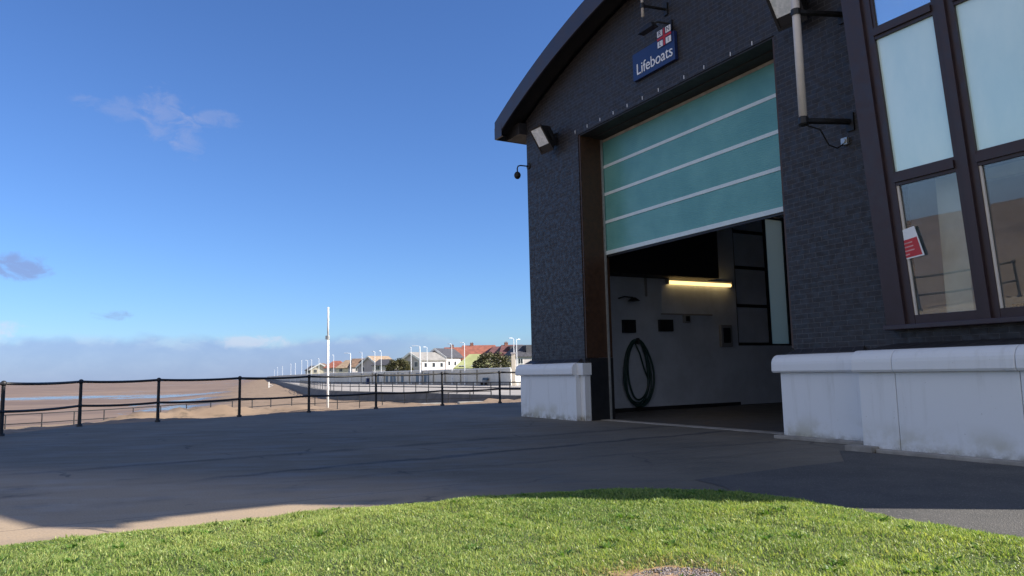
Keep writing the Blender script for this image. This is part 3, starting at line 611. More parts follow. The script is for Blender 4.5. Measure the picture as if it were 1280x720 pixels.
# ------------------------------------------------------------------ things on the station front
def wall_thing(name, label, cat, u, v, z, group=None): return thing(name, label, cat, wp(u, v, z), UA, group)
# name sign with the flag emblem
su0, su1 = 4.69, 5.93; sz0, sz1 = 6.86, 7.42
t = wall_thing('station_sign', 'navy blue sign with white Lifeboats lettering and a flag emblem above the teal door', 'sign', (su0+su1)/2, .178, sz0)
hw = (su1-su0)/2; hh = sz1-sz0
b = MB(); b.box(-hw, hw, -.075, -.002, 0, hh); b.build('sign_board', M['navy'], t, bevel=.004)
UP = Matrix.Rotation(R(90), 4, 'X')
text_mesh('lettering', 'Lifeboats', .325, M['signwhite'], t, Matrix.Translation((.03, -.080, hh*.34)) @ UP, sx=.92)
fl = MB(); fx, fz = .36, hh-.015; fl.box(fx-.20, fx+.20, -.088, -.0765, fz-.172, fz+.172)
flag = fl.build('flag_emblem', M['navy'], t)
b = MB(); b.box(fx-.022, fx+.022, -.095, -.089, fz-.17, fz+.17); b.box(fx-.20, fx-.023, -.095, -.089, fz-.022, fz+.022); b.box(fx+.023, fx+.20, -.095, -.089, fz-.022, fz+.022); b.build('red_cross', M['red'], flag)
for (qx, qz, ch) in ((-.118, .105, 'R'), (.118, .105, 'N'), (-.118, -.105, 'L'), (.118, -.105, 'I')):
    b = MB(); b.box(fx+qx-.073, fx+qx+.073, -.094, -.0885, fz+qz-.06, fz+qz+.06); b.build('white_quarter', M['signwhite'], flag)
    text_mesh('letter', ch, .125, M['navy'], flag, Matrix.Translation((fx+qx, -.0965, fz+qz)) @ UP, extrude=.001)

def floodlight(label, u, z, yaw, pitch, sc=1.0):
    t = wall_thing('floodlight', label, 'floodlight', u, .178, z, 'floodlights on the station front')
    b = MB(); b.box(-.06, .06, -.03, -.002, -.14, .14); b.tube([(0, -.03, 0), (0, -.24, .0)], .022, 8); b.build('wall_bracket', M['steel_dark'], t)
    mt = Matrix.Translation((0, -.30, 0)) @ Matrix.Rotation(yaw, 4, 'Z') @ Matrix.Rotation(pitch, 4, 'X') @ Matrix.Scale(sc, 4)
    def tf(x, y, z_): return tuple(mt @ Vector((x, y, z_)))
    b = MB(); vs = [(-.20, -.10, -.29), (.20, -.10, -.29), (.20, -.10, .29), (-.20, -.10, .29), (-.13, .17, -.17), (.13, .17, -.17), (.13, .17, .17), (-.13, .17, .17)]
    b.add([tf(*v) for v in vs], [(0, 1, 2, 3), (4, 7, 6, 5), (0, 4, 5, 1), (1, 5, 6, 2), (2, 6, 7, 3), (3, 7, 4, 0)])
    for i in range(4): b.box(-.14, .14, .172, .20, -.15+.09*i, -.13+.09*i, tf)
    b.build('housing', M['black'], t, bevel=.012)
    b = MB(); b.box(-.215, .215, -.125, -.102, -.305, -.265, tf); b.box(-.215, .215, -.125, -.102, .265, .305, tf); b.box(-.215, -.175, -.125, -.102, -.263, .263, tf); b.box(.175, .215, -.125, -.102, -.263, .263, tf); b.build('bezel', M['steel_dark'], t)
    b = MB(); b.box(-.173, .173, -.118, -.104, -.13, .263, tf); b.build('glass', M['lampglass'], t)
    b = MB(); b.box(-.173, .173, -.116, -.104, -.263, -.135, tf); b.build('ballast_cover', M['black'], t)
    b = MB(); b.box(-.235, -.222, -.02, .02, -.12, .12, tf); b.box(.222, .235, -.02, .02, -.12, .12, tf); b.tube([tf(-.228, 0, 0), tf(-.228, .2, -.05), tf(0, .24, -.05), tf(.228, .2, -.05), tf(.228, 0, 0)], .012, 6); b.build('yoke', M['steel_dark'], t)
    return t
u_, _, z_ = onwall(681, 172, -.12); floodlight('black floodlight with pale glass by the left eave, left of the teal door', u_, z_, R(6), R(34), 1.08)
u_, _, z_ = onwall(986, 2, -.12); floodlight('black floodlight high on the brick pier beside the pale pole, right of the teal door', u_, z_, R(8), R(34), 1.15)

# camera on a bent arm at the left corner
u_, _, z_ = onwall(661, 208, .18)
t = wall_thing('security_camera', 'small black domed security camera hanging from a bent arm at the left corner', 'camera', max(u_, .34), .178, z_)
b = MB(); b.ball((0, -.012, 0), .085, 14, (1, .25, 1)); b.build('wall_plate', M['black'], t, True)
b = MB(); b.tube([(0, -.02, 0), (0, -.24, -.005), (0, -.31, -.03), (0, -.335, -.09), (0, -.335, -.20)], .017, 8); b.build('arm', M['black'], t, True)
b = MB(); b.ball((0, -.335, -.27), .085, 14, (1, 1, 1.15)); b.tube([(0, -.335, -.26), (0, -.335, -.19)], [.088, .05], 14); b.build('dome', M['black'], t, True)

# pale pole on two arms
vo = -.50; ub_, _, zb_ = onwall(1004.5, 155, vo); uw, _, zw = onwall(1064, 158, .18)
t = wall_thing('bracket_pole', 'pale upright plastic pole held off the dark brick pier by two arms', 'pole', ub_, vo, zb_)
b = MB(); b.tube([(0, 0, .02), (0, 0, 2.55)], .058, 16); b.build('tube', M['offwhite_pole'], t, True)
b = MB(); b.tube([(0, 0, -.02), (0, 0, .10)], .066, 16); b.build('end_cap', M['steel_dark'], t, True)
for dzz in (0.0, 1.62):
    b = MB(); wl_ = (uw-ub_, .178-vo, zw-zb_+.03)
    d_ = Vector(wl_); b.tube([(.03, .03, .04+dzz), (wl_[0]*.95, wl_[1]*.95, wl_[2]+.04+dzz)], .046, 6)
    b.box(wl_[0]-.06, wl_[0]+.06, wl_[1]-.03, wl_[1]-.002, wl_[2]-.10+dzz, wl_[2]+.16+dzz); b.tube([(0, 0, .0+dzz), (0, 0, .09+dzz)], .072, 14); b.build('support_arm', M['steel_dark'], t)
u2, _, z2 = onwall(1057, 177, .16); q = (u2-ub_, .17-vo, z2-zb_)
b = MB(); b.tube([(.01, .0, -.01), (q[0]*.15, q[1]*.15, -.03), (q[0]*.35, q[1]*.4, -.06), (q[0]*.5, q[1]*.6, q[2]-.06), (q[0]*.7, q[1]*.8, q[2]-.10), (q[0]*.9, q[1]*.93, q[2]-.04), (q[0], q[1]-.03, q[2])], .011, 8); b.build('cable', M['black'], t, True)
b = MB(); b.box(q[0]-.05, q[0]+.05, q[1]-.05, q[1]+.004, q[2]-.05, q[2]+.05); b.tube([(q[0], q[1]-.05, q[2]), (q[0], q[1]-.075, q[2])], .035, 12); b.build('socket', M['galv'], t)

# thin mast and shaded lamp above the sign
ub_, _, zb_ = onwall(803.5, 21, -.35); uw, _, zw = onwall(833, 12, .18)
t = wall_thing('bracket_pole', 'thin pale mast on a dark arm above the station sign', 'pole', ub_, -.35, zb_)
b = MB(); b.tube([(0, 0, 0), (0, 0, 1.2)], .028, 12); b.build('tube', M['offwhite_pole'], t, True)
b = MB(); dq = (uw-ub_, .178+.35, zw-zb_); b.tube([(0, 0, .22), (dq[0]*.95, dq[1]*.95, dq[2])], .03, 6); b.box(dq[0]-.05, dq[0]+.05, dq[1]-.03, dq[1]-.002, dq[2]-.12, dq[2]+.12); b.tube([(0, 0, .17), (0, 0, .27)], .042, 10); b.build('support_arm', M['steel_dark'], t)
ul, _, zl_ = onwall(808, 38, -.20)
t = wall_thing('sign_lamp', 'black shaded lamp on a short arm shining down on the station sign', 'lamp', ul+.25, .178, zl_)
b = MB(); b.box(-.07, .07, -.03, -.002, -.05, .16); b.tube([(0, -.03, .10), (-.1, -.22, .14), (-.2, -.36, .08)], .018, 8); b.build('arm', M['black'], t)
b = MB(); b.add([(-.42, -.46, -.03), (.02, -.46, -.03), (.02, -.30, -.03), (-.42, -.30, -.03), (-.34, -.42, .09), (-.06, -.42, .09), (-.06, -.33, .09), (-.34, -.33, .09)], [(0, 3, 2, 1), (4, 5, 6, 7), (0, 1, 5, 4), (1, 2, 6, 5), (2, 3, 7, 6), (3, 0, 4, 7)]); b.build('lamp_shade', M['black'], t, bevel=.01)

# poster inside the pane
t = wall_thing('poster', 'white and red notice stuck to the lower left pane of the leaning window', 'poster', 10.42, -.005, 2.28)
def pz(x, y, z): return (max(x, 10.206-10.42), .052 - LN*(z+2.28-BZ0), z)
pq = [onwall(1119.5, 291, .02), onwall(1148, 283, .02), onwall(1159, 319, .02), onwall(1127, 326, .02)]
pq = [(a[0]-10.42, a[2]-2.28) for a in pq]
def lerp(a, b_, f): return (a[0]+(b_[0]-a[0])*f, a[1]+(b_[1]-a[1])*f)
ml, mr = lerp(pq[0], pq[3], .36), lerp(pq[1], pq[2], .36)
def card(poly, th_=.004, dy=0.0):
    bb = MB(); n_ = len(poly); f_ = [(lambda v: (v[0], v[1]+dy, v[2]))(pz(a, 0, c)) for a, c in poly]; k_ = [(v[0], v[1]+th_, v[2]) for v in f_]
    return bb.add(f_+k_, [tuple(range(n_)), tuple(range(n_, 2*n_))[::-1]]+[(i, (i+1) % n_, n_+(i+1) % n_, n_+i) for i in range(n_)])
card(pq).build('sheet', M['signwhite'], t)
il, ir_, jl, jr = lerp(ml, mr, .04), lerp(ml, mr, .96), lerp(pq[3], pq[2], .04), lerp(pq[3], pq[2], .94)
rp = card([il, ir_, lerp(ir_, jr, .93), lerp(il, jl, .93)], .003, -.0035).build('red_panel', M['red'], t)
bb = MB()
for f_ in (.2, .4, .6, .8):
    a, c = lerp(il, jl, f_), lerp(ir_, jr, f_); a, c = lerp(a, c, .1), lerp(a, c, .75 if f_ < .7 else .5); cdm = card([(a[0], a[1]+.008), (c[0], c[1]+.008), (c[0], c[1]-.008), (a[0], a[1]-.008)], .002, -.006); bb.add(cdm.v, cdm.f)
bb.build('text_line', plain('pale_pink', (.6, .3, .3)), rp)
cc = lerp(lerp(pq[0], ml, .5), lerp(pq[1], mr, .5), .16); bb = card([(cc[0]+.045*math.cos(i*math.pi/8), cc[1]+.045*math.sin(i*math.pi/8)) for i in range(16)], .002, -.0035); bb.build('round_mark', M['steel_dark'], t)
# bracelet of the next pane: a small white cup on the inner sill
t = wall_thing('bottle', 'white plastic bottle standing inside the lower left window pane', 'bottle', onwall(1147, 372, .4)[0], .40, 1.005)
b = MB(); b.tube([(0, 0, 0), (0, 0, .012), (0, 0, .62), (0, 0, .70), (0, 0, .72)], [.055, .06, .06, .03, .03], 14); b.build('bottle_body', M['white'], t, True)
b = MB(); b.tube([(0, 0, .725), (0, 0, .80)], .034, 12); b.build('cap', M['white'], t)

# ------------------------------------------------------------------ things in the boat hall (on the left inner wall, local x = .546)
def onside(x, y, u=.56):
    d = ray(x, y); o_ = CAM - P0; t_ = (u - o_.dot(U))/d.dot(U); return loc(CAM + d*t_)
a = onside(837, 357, .66); c = onside(913, 356, .66); vm = (a[1]+c[1])/2; hl = (c[1]-a[1])/2
t = wall_thing('tube_light', 'lit warm yellow fluorescent batten on the hall wall', 'light', .548, vm, 3.40)
b = MB(); b.box(0, .07, -hl-.03, hl+.03, .06, .12); b.box(.0, .14, -hl-.06, -hl-.032, -.03, .12); b.box(.0, .14, hl+.032, hl+.06, -.03, .12); b.build('batten', M['inner_grey'], t)
b = MB(); b.tube([(.10, -hl, .02), (.10, hl, .02)], .05, 12); b.build('tube', M['tube'], t, True)
q = onside(794, 440)
t = wall_thing('hose', 'dark green hose looped in a long coil hanging on the white hall wall', 'hose', .548, q[1], 0)
b = MB(); b.tube([(0, 0, 1.80), (.14, 0, 1.80)], .03, 8); b.tube([(.14, 0, 1.74), (.14, 0, 1.90)], .045, 8); b.build('hook', M['steel_dark'], t)
for i, (ra, zb2) in enumerate(((.34, .22), (.40, .16), (.30, .30), (.43, .12))):
    pts = []
    for j in range(41):
        s_ = 2*math.pi*j/40; zz = (1.86+zb2)/2 + (1.86-zb2)/2*math.cos(s_); sh = math.sin(s_)*ra*1.28*(.72+.28*(1-(zz-zb2)/(1.86-zb2))); pts.append((.05+.028*i, sh+.02*math.sin(s_*3+i), zz))
    b = MB(); b.tube(pts, .026, 8, False); b.build('loop', M['hose'], t, True)
b = MB(); b.tube([(.06, -.05, 1.8), (.07, .1, 1.5), (.08, .22, 1.1), (.09, .34, .8)], .022, 8); b.build('loose_end', M['hose'], t, True)
q = onside(779, 374); t = wall_thing('wall_lamp', 'small dark lamp on an arm beside the door inside the hall', 'lamp', .548, q[1], q[2])
b = MB(); b.tube([(0, -.15, .02), (.2, -.1, .05), (.3, .1, .02)], .018, 8); b.build('arm', M['steel_dark'], t)
b = MB(); b.tube([(.3, .12, .02), (.3, .12, -.07)], [.05, .17], 12); b.build('lamp_shade', M['steel_dark'], t)
def wall_box(name, label, cat, px, py, wv, hz, mat, knob=None):
    q = onside(px, py); t = wall_thing(name, label, cat, .548, q[1], q[2])
    b = MB(); b.box(0, .10, -wv/2, wv/2, -hz/2, hz/2); b.build('case', mat, t, bevel=.008)
    b = MB(); b.box(.101, .112, -wv*.32, wv*.32, -hz*.32, hz*.36); b.build('cover', M['steel_dark'] if mat is not M['black'] else M['inner_grey'], t, bevel=.003)
wall_box('notice', 'dark framed notice above the hose loops', 'notice', 785, 408, .40, .34, M['steel_dark'])
wall_box('control_box', 'wide grey control box under the lit tube light', 'control box', 831, 407, .46, .32, M['steel_dark'])
wall_box('switch', 'small switch on the white board beneath the tube light', 'switch', 857, 399, .20, .2, M['inner_grey'])
wall_box('dispenser', 'tall grey dispenser between the tube light and the hall window', 'dispenser', 906, 420, .42, .62, M['inner_grey'])
q1 = onside(826, 358); q2 = onside(889, 393)
t = wall_thing('whiteboard', 'pale board on the hall wall beneath the tube light', 'board', .548, (q1[1]+q2[1])/2, q2[2]); hw = (q2[1]-q1[1])/2
b = MB(); b.box(0, .02, -hw, hw, 0, .86); b.build('board', M['inner_white'], t)
b = MB(); b.box(.0, .035, -hw-.03, hw+.03, -.04, -.002); b.build('pen_tray', M['inner_grey'], t)

# ------------------------------------------------------------------ sea front railing on the apron
FT = thing('railing', 'black two rail railing along the edge of the concrete apron', 'railing', posts[4], 0)
bp = posts[4]; z3 = Vector((0, 0, 1))
for i, p in enumerate(posts):
    q = p - bp; b = MB(); b.tube([q+z3*-.2, q+z3*0, q+z3*1.04, q+z3*1.06], [.042, .042, .036, .036], 10); b.tube([q+z3*-.05, q+z3*.05], .07, 10)
    for hz in (1.085, .50): b.ball(q+z3*hz, .062 if hz > 1 else .055, 10)
    b.build('post', M['black'], FT, True)
for hz, r_ in ((1.085, .031), (.50, .029)):
    for p, q in zip(posts[:-1], posts[1:]):
        p_, q_ = p-bp+z3*hz, q-bp+z3*hz; b = MB(); b.tube([p_.lerp(q_, f_)-z3*(.028*4*f_*(1-f_)) for f_ in [i/8 for i in range(9)]], r_, 8); b.build('rail', M['black'], FT, True)
# lower railing on the sand
lr = [(-40, 39, -.62), (35, 40, -.6), (137, 44, -.6), (272, 50, -.5), (350, 55, -.46), (440, 58, -.46), (560, 60, -.46), (640, 61, -.46)]
ln = []
for x, Y, zt in lr: p = at(x, 480, Y); ln.append(Vector((p.x, p.y, zt)))
def walk(poly, step):
    out = [poly[0].copy()]; acc = 0.0
    for a, c in zip(poly[:-1], poly[1:]):
        L_ = (c-a).length; s_ = step-acc
        while s_ <= L_: out.append(a.lerp(c, s_/L_)); s_ += step
        acc = L_-(s_-step)
    return out
pp = walk(ln, 1.75); LR = thing('railing', 'thin dark lower railing standing in the sand beyond the apron', 'railing', (pp[5].x, pp[5].y, pp[5].z-1.1)); bq = Vector(LR.location)
for p in pp:
    q = p-bq; b = MB(); b.tube([q-z3*1.5, q], .035, 6); b.build('post', M['steel_dark'], LR)
for hz in (0.0, .5):
    b = MB(); b.tube([p-bq-z3*hz for p in pp], .026, 6); b.build('rail', M['steel_dark'], LR)

# flagpole
fp = at(409.5, 510, 30); gz_ = float(terr(np.array([fp.x]), np.array([fp.y]))[0])
t = thing('flagpole', 'slim white flagpole with no flag standing beyond the railing', 'flagpole', (fp.x, fp.y, min(gz_, fp.z)))
top = at(409, 384, 30).z - t.location.z
b = MB(); b.tube([(0, 0, -.2), (0, 0, top*.72)], .047, 12); b.build('lower_pole', M['white'], t, True)
b = MB(); b.tube([(0, 0, top*.72), (0, 0, top)], .036, 12); b.build('upper_pole', M['white'], t, True)
b = MB(); b.tube([(0, 0, top*.70), (0, 0, top*.735)], .07, 12); b.box(-.1, -.05, -.02, .02, top*.70, top*.735); b.build('collar', M['galv'], t)

# ------------------------------------------------------------------ promenade beyond
bw_l = depth_line([(334, 1100), (341, 620), (350, 370), (375, 250), (410, 195), (445, 170), (480, 154), (520, 141), (560, 130), (600, 119), (638, 108), (652, 111)]) + [Vector((8, 116, 0)), Vector((60, 146, 0))]
PZ = -.9
def offset(poly, d):
    out = []
    for i, p in enumerate(poly):
        a = poly[max(i-1, 0)]; c = poly[min(i+1, len(poly)-1)]; t_ = (c-a).normalized(); out.append(p + Vector((-t_.y, t_.x, 0))*d)
    return out
def wall_strip(poly, d0, d1, z0_, z1, batter=0.0):
    A, B_ = offset(poly, d0), offset(poly, d1); C_ = offset(poly, d0-batter); n_ = len(poly); vs = []
    for i in range(n_): vs += [(C_[i].x, C_[i].y, z0_), (A[i].x, A[i].y, z1), (B_[i].x, B_[i].y, z0_), (B_[i].x, B_[i].y, z1)]
    fs = []
    for i in range(n_-1): a = i*4; c = a+4; fs += [(a, c, c+1, a+1), (a+2, a+3, c+3, c+2), (a+1, c+1, c+3, a+3)]
    fs += [(0, 1, 3, 2), (a+4, a+6, a+7, a+5)]
    bb = MB(); return bb.add(vs, fs)
# seaward side is to the left of travel reversed: offsets are positive inland
o = wall_strip(sw_l, 0, .8, -3.6, PZ+.02, 1.3).build('sea_wall', M['seawall']); tag(o, 'dark sloping sea wall sweeping along below the promenade', 'sea wall')
ins = offset(sw_l, .78); pv = [(p.x, p.y) for p in ins] + [(p.x, p.y) for p in bw_l[::-1]]
b = MB(); b.add([(x, y, PZ) for x, y in pv], [tuple(range(len(pv)))]); tag(b.build('promenade', M['prom']), kind='structure')
PW = thing('promenade_wall', 'long pale retaining wall with pilasters behind the promenade', 'wall', (bw_l[8].x, bw_l[8].y, PZ)); pb = Vector(PW.location)
bl = [p-Vector((pb.x, pb.y, 0)) for p in bw_l]
wall_strip(bl, 0, .5, 0, 2.45).build('wall', M['promwall'], PW)
wall_strip(bl, -.08, .58, 2.452, 2.62).build('coping', M['white'], PW)
wall_strip(bl, -.14, -.003, 0, .30).build('wall_base', M['conc'], PW)
def along(poly, s_):
    for a, c in zip(poly[:-1], poly[1:]):
        L_ = (c-a).length
        if s_ <= L_: return a.lerp(c, s_/L_), (c-a).normalized()
        s_ -= L_
    return poly[-1], (poly[-1]-poly[-2]).normalized()
def boxat(p, t_, half, d0, d1, z0_, z1, bb):
    nn = Vector((-t_.y, t_.x, 0)); return bb.add([tuple(p+t_*a+nn*d_+z3*z_) for z_ in (z0_, z1) for d_ in (d0, d1) for a in (-half, half)], [(0, 2, 3, 1), (4, 5, 7, 6), (0, 1, 5, 4), (1, 3, 7, 5), (3, 2, 6, 7), (2, 0, 4, 6)])
def px_on(poly, x):                                   # where the vertical plane of image column x crosses the line
    best = None
    for a, c in zip(poly[:-1], poly[1:]):
        for f_ in [i/20 for i in range(20)]:
            p = a.lerp(c, f_); v = Vector((p.x, p.y, PZ))-CAM; kk = 640+F*v.dot(rt)/v.dot(fw)
            if best is None or abs(kk-x) < best[0]: best = (abs(kk-x), p, (c-a).normalized())
    return best[1], best[2]
dv = Vector((pb.x, pb.y, 0))
for x in (452, 466, 480, 497, 512, 528, 541, 555, 575, 595):
    p, t_ = px_on(bw_l, x); bb = MB(); boxat(p-dv, t_, .35, -.28, -.15, 0, 2.44, bb); bb.build('pilaster', M['promwall'], PW)
for x, hf in ((484.5, .7), (488.5, .7), (492.5, .7), (503, .7), (521.5, .75), (526, .5), (533, 1.3), (473, .8)):
    p, t_ = px_on(bw_l, x); bb = MB(); boxat(p-dv, t_, hf*.8, -.06, -.003, .35, 2.1, bb); bb.build('shelter_opening', plain('blue_grey_opening', (.12, .16, .20)), PW)  # dark of the shelter openings painted as flat panels on the wall
up_pts = [(p.x, p.y) for p in offset(bw_l, .45)] + [(900, 300), (900, 1500), (-200, 1900), (-560, 1500)]
b = MB(); b.add([(x, y, 1.45) for x, y in up_pts], [tuple(range(len(up_pts)))]); tag(b.build('upper_ground', M['land']), kind='structure')
# railing along the promenade edge
sl_ = offset(sw_l, .5); pr = walk(sl_[4:-1], 3.0)[:95]; PR = thing('railing', 'dark post and rail railing along the promenade edge above the sea wall', 'railing', (pr[10].x, pr[10].y, PZ)); bq = Vector((pr[10].x, pr[10].y, 0))
for p in pr: bb = MB(); q = p-bq; bb.tube([q, q+z3*1.12], .045, 6); bb.build('post', M['steel_dark'], PR)
for hz in (1.1, .62): bb = MB(); bb.tube([p-bq+z3*hz for p in pr], .05, 6); bb.build('rail', M['steel_dark'], PR)

# lamp posts on the promenade
def lamp_post():
    t = thing('street_lamp', '', 'street lamp', (0, 0, 0), 0, 'pale street lamps along the promenade')
    bb = MB(); bb.tube([(0, 0, 0), (0, 0, 1.2), (0, 0, 1.25), (0, 0, 6.9)], [.10, .10, .065, .05], 8); bb.build('column', M['lamp_paint'], t)
    bb = MB(); bb.tube([(0, 0, 6.85), (-.1, 0, 6.98), (-.3, 0, 7.0)], .04, 6); bb.build('arm', M['lamp_paint'], t)
    bb = MB(); bb.box(-.75, -.25, -.11, .11, 6.96, 7.06); bb.build('lamp_head', M['lamp_paint'], t, bevel=.03); return t
LPX = [(643, 1), (646.5, -1), (581, 1), (565, 1), (534, 1), (525, 1), (514, 1), (476.5, 1), (468.5, 1), (452.5, 1), (438, 1), (417, 1), (398.5, 1), (389.5, 1), (384.5, 1), (377, 1), (369, 1), (363.5, 1), (353, 1), (347, 1), (343, 1)]
LLB = {643: 'street lamp nearest the station wall, left of the close pair', 646.5: 'street lamp of the close pair right beside the station wall', 581: 'street lamp in front of the red tiled roof, right one', 565: 'street lamp at the left end of the red tiled roof',
       534: 'thin street lamp before the grey hipped roof of the white gabled house', 525: 'street lamp before the sloping white bargeboard of the gabled house', 514: 'street lamp at the right edge of the left bush',
       476.5: 'street lamp just left of the left bush', 468.5: 'street lamp before the tan roofed house left of the bush', 452.5: 'street lamp before the brown roofed house with dark dormer', 438: 'tall street lamp with left facing head before the beige house',
       417: 'street lamp before the small red roof by the flagpole', 398.5: 'street lamp left of the flagpole before the brown gable', 389.5: 'street lamp left of the brown gable', 384.5: 'street lamp second left of the brown gable'}
lp0 = None
for x, fl_ in LPX:
    t = lamp_post() if lp0 is None else copy_tree(lp0); lp0 = lp0 or t
    p, t_ = px_on(bw_l, x); nn = Vector((-t_.y, t_.x, 0)); p = p - nn*(2.2 if x not in (646.5, 534) else 1.2); vv = p-CAM
    p2 = at(x, 470, p.y); t.location = (p2.x, p.y, PZ); t.rotation_euler = (0, 0, 0 if fl_ > 0 else math.pi)
    t.scale = (1, 1, random.uniform(.96, 1.03)) if x not in (525, 438) else (2.0, 1.6, 1.02); t.rotation_euler.z += 0 if x in (525, 438) else random.uniform(-1.3, 1.3); t['label'] = LLB.get(x, 'one of the tiny distant street lamps where the promenade fades out'); 

# houses
def house(label, x, Y, w_, d_, eave, ridge, roofc, wallc, rz=0.0, hip=0.0, gable_trim=False, chim=1, axis='x', win=True, wins=3, dormer=False):
    p = at(x, 470, Y); t = thing('house', label, 'house', (p.x, Y, 1.45), rz, 'houses behind the promenade')
    a, c = w_/2, d_/2; bb = MB()
    if axis == 'x':
        prof = [(-c, 0), (c, 0), (c, eave), (0, ridge-.05), (-c, eave)] if hip == 0 else [(-c, 0), (c, 0), (c, eave), (-c, eave)]
        n_ = len(prof); bb.add([(-a, y, z_) for y, z_ in prof]+[(a, y, z_) for y, z_ in prof], [tuple(range(n_))[::-1], tuple(range(n_, 2*n_))]+[(i, (i+1) % n_, n_+(i+1) % n_, n_+i) for i in range(n_)])
    else:
        prof = [(-a, 0), (a, 0), (a, eave), (0, ridge-.05), (-a, eave)]; n_ = len(prof)
        bb.add([(x_, -c, z_) for x_, z_ in prof]+[(x_, c, z_) for x_, z_ in prof], [tuple(range(n_)), tuple(range(n_, 2*n_))[::-1]]+[(i, (i+1) % n_, n_+(i+1) % n_, n_+i) for i in range(n_)])
    bb.build('wall', wallc, t)
    bb = MB(); ov = .35; th_ = .18
    if axis == 'x':
        A, C_ = a+ov, c+ov; e_ = eave-.12; r0, r1 = -A+hip, A-hip
        V_ = [(-A, -C_, e_), (A, -C_, e_), (A, C_, e_), (-A, C_, e_), (r0, 0, ridge), (r1, 0, ridge)]
        lo = [(x_, y, z_-th_) for x_, y, z_ in V_]
        bb.add(V_+lo, [(0, 1, 5, 4), (2, 3, 4, 5), (1, 2, 5), (3, 0, 4), (7, 6, 10, 11), (9, 8, 11, 10), (0, 6, 7, 1), (1, 7, 8, 2), (2, 8, 9, 3), (3, 9, 6, 0)] + ([(8, 7, 11), (6, 9, 10)] if hip else [(8, 7, 11), (6, 9, 10)]))
    else:
        A, C_ = a+ov, c+ov; e_ = eave-.12
        V_ = [(-A, -C_, e_), (0, -C_, ridge), (A, -C_, e_), (-A, C_, e_), (0, C_, ridge), (A, C_, e_)]; lo = [(x_, y, z_-th_) for x_, y, z_ in V_]
        bb.add(V_+lo, [(0, 1, 4, 3), (1, 2, 5, 4), (6, 9, 10, 7), (7, 10, 11, 8), (0, 6, 7, 1), (1, 7, 8, 2), (3, 4, 10, 9), (4, 5, 11, 10), (0, 3, 9, 6), (2, 8, 11, 5)])
    rf = bb.build('roof', roofc, t)
    if axis == 'y' and gable_trim:
        bb = MB(); y_ = -c-ov-.03
        for sx in (-1, 1):
            bb.add([(sx*A, y_, e_-.55), (0, y_, ridge-.5), (0, y_, ridge+.03), (sx*A, y_, e_+.03), (sx*A, y_-.06, e_-.55), (0, y_-.06, ridge-.5), (0, y_-.06, ridge+.03), (sx*A, y_-.06, e_+.03)], [(0, 1, 2, 3), (4, 7, 6, 5), (0, 4, 5, 1), (1, 5, 6, 2), (2, 6, 7, 3), (3, 7, 4, 0)])
        bb.build('bargeboard', M['white'], t)
    for i in range(chim):
        bb = MB(); cx_ = (-.35+.7*i)*a if axis == 'x' else .1; bb.box(cx_-.4, cx_+.4, -.3, .3, ridge-.6, ridge+.45); bb.box(cx_-.46, cx_+.46, -.36, .36, ridge+.452, ridge+.54); ch = bb.build('chimney', HM['chim'], rf)
        bb = MB(); bb.tube([(cx_-.2, 0, ridge+.54), (cx_-.2, 0, ridge+.8)], .10, 8); bb.tube([(cx_+.2, 0, ridge+.54), (cx_+.2, 0, ridge+.8)], .10, 8)
        v0 = len(ch.data.vertices); pots = bb
        me2 = bpy.data.meshes.new('chimney'); me2.from_pydata([v.co[:] for v in ch.data.vertices]+pots.v, [], [tuple(p_.vertices) for p_ in ch.data.polygons]+[tuple(i_+v0 for i_ in f_) for f_ in pots.f]); me2.materials.append(HM['chim']); ch.data = me2
    if win:
        for lv in ((eave*.62, ) if eave < 4 else (eave*.28, eave*.78)):
            for i in range(wins):
                cx_ = -a+(i+.5)*2*a/wins; bb = MB(); bb.box(cx_-.6, cx_+.6, -c-.05, -c-.004, lv-.65, lv+.65); wo = bb.build('window', M['white'], t)
                bb = MB(); bb.box(cx_-.5, cx_-.04, -c-.062, -c-.052, lv-.55, lv+.55); bb.box(cx_+.04, cx_+.5, -c-.062, -c-.052, lv-.55, lv+.55); bb.build('pane', HM['pane'], wo)
    if win and axis == 'y':
        for i in range(3):
            cy_ = -c+(i+.5)*2*c/3; bb = MB(); bb.box(a+.004, a+.05, cy_-.55, cy_+.55, eave*.55-.6, eave*.55+.6); wo = bb.build('window', M['white'], t)
            bb = MB(); bb.box(a+.052, a+.062, cy_-.46, cy_+.46, eave*.55-.5, eave*.55+.5); bb.build('pane', HM['pane'], wo)
    if dormer:
        bb = MB(); zz = (eave+ridge)/2; bb.box(-1.3, 1.3, -c*.75, -.3, zz-.6, zz+1.0); bb.build('dormer', HM['slate'], rf)
    return t
HM = dict(slate=plain('slate_roof', (.055, .055, .065), .7, 0, .3, 2), red=plain('red_tiles', (.235, .082, .055), .8, 0, .25, 1.2), brown=plain('brown_tiles', (.15, .095, .065), .85, 0, .3, 1.2), maroon=plain('maroon_tiles', (.11, .045, .045), .8, 0, .3, 1.2),
          tan=plain('tan_tiles', (.26, .19, .13), .85, 0, .25, 1.2), grey=plain('grey_tiles', (.23, .22, .21), .85, 0, .2, 1.2), green=plain('pale_green_sheet', (.33, .35, .16), .6, 0, .12, .5), white=plain('white_render', (.50, .455, .45), .8, 0, .06, .8),
          cream=plain('cream_render', (.66, .58, .46), .8, 0, .08, .8), pink=plain('pinkish_render', (.60, .48, .46), .8, 0, .08, .8), chim=plain('chimney_brick', (.22, .10, .07), .85, 0, .3, 3), pane=plain('house_pane', (.03, .035, .045), .12, 0, .2, 1, 0), br=plain('house_brick', (.26, .13, .09), .85, 0, .25, 3))
def zh(x, y, Y): return at(x, y, Y).z-1.45
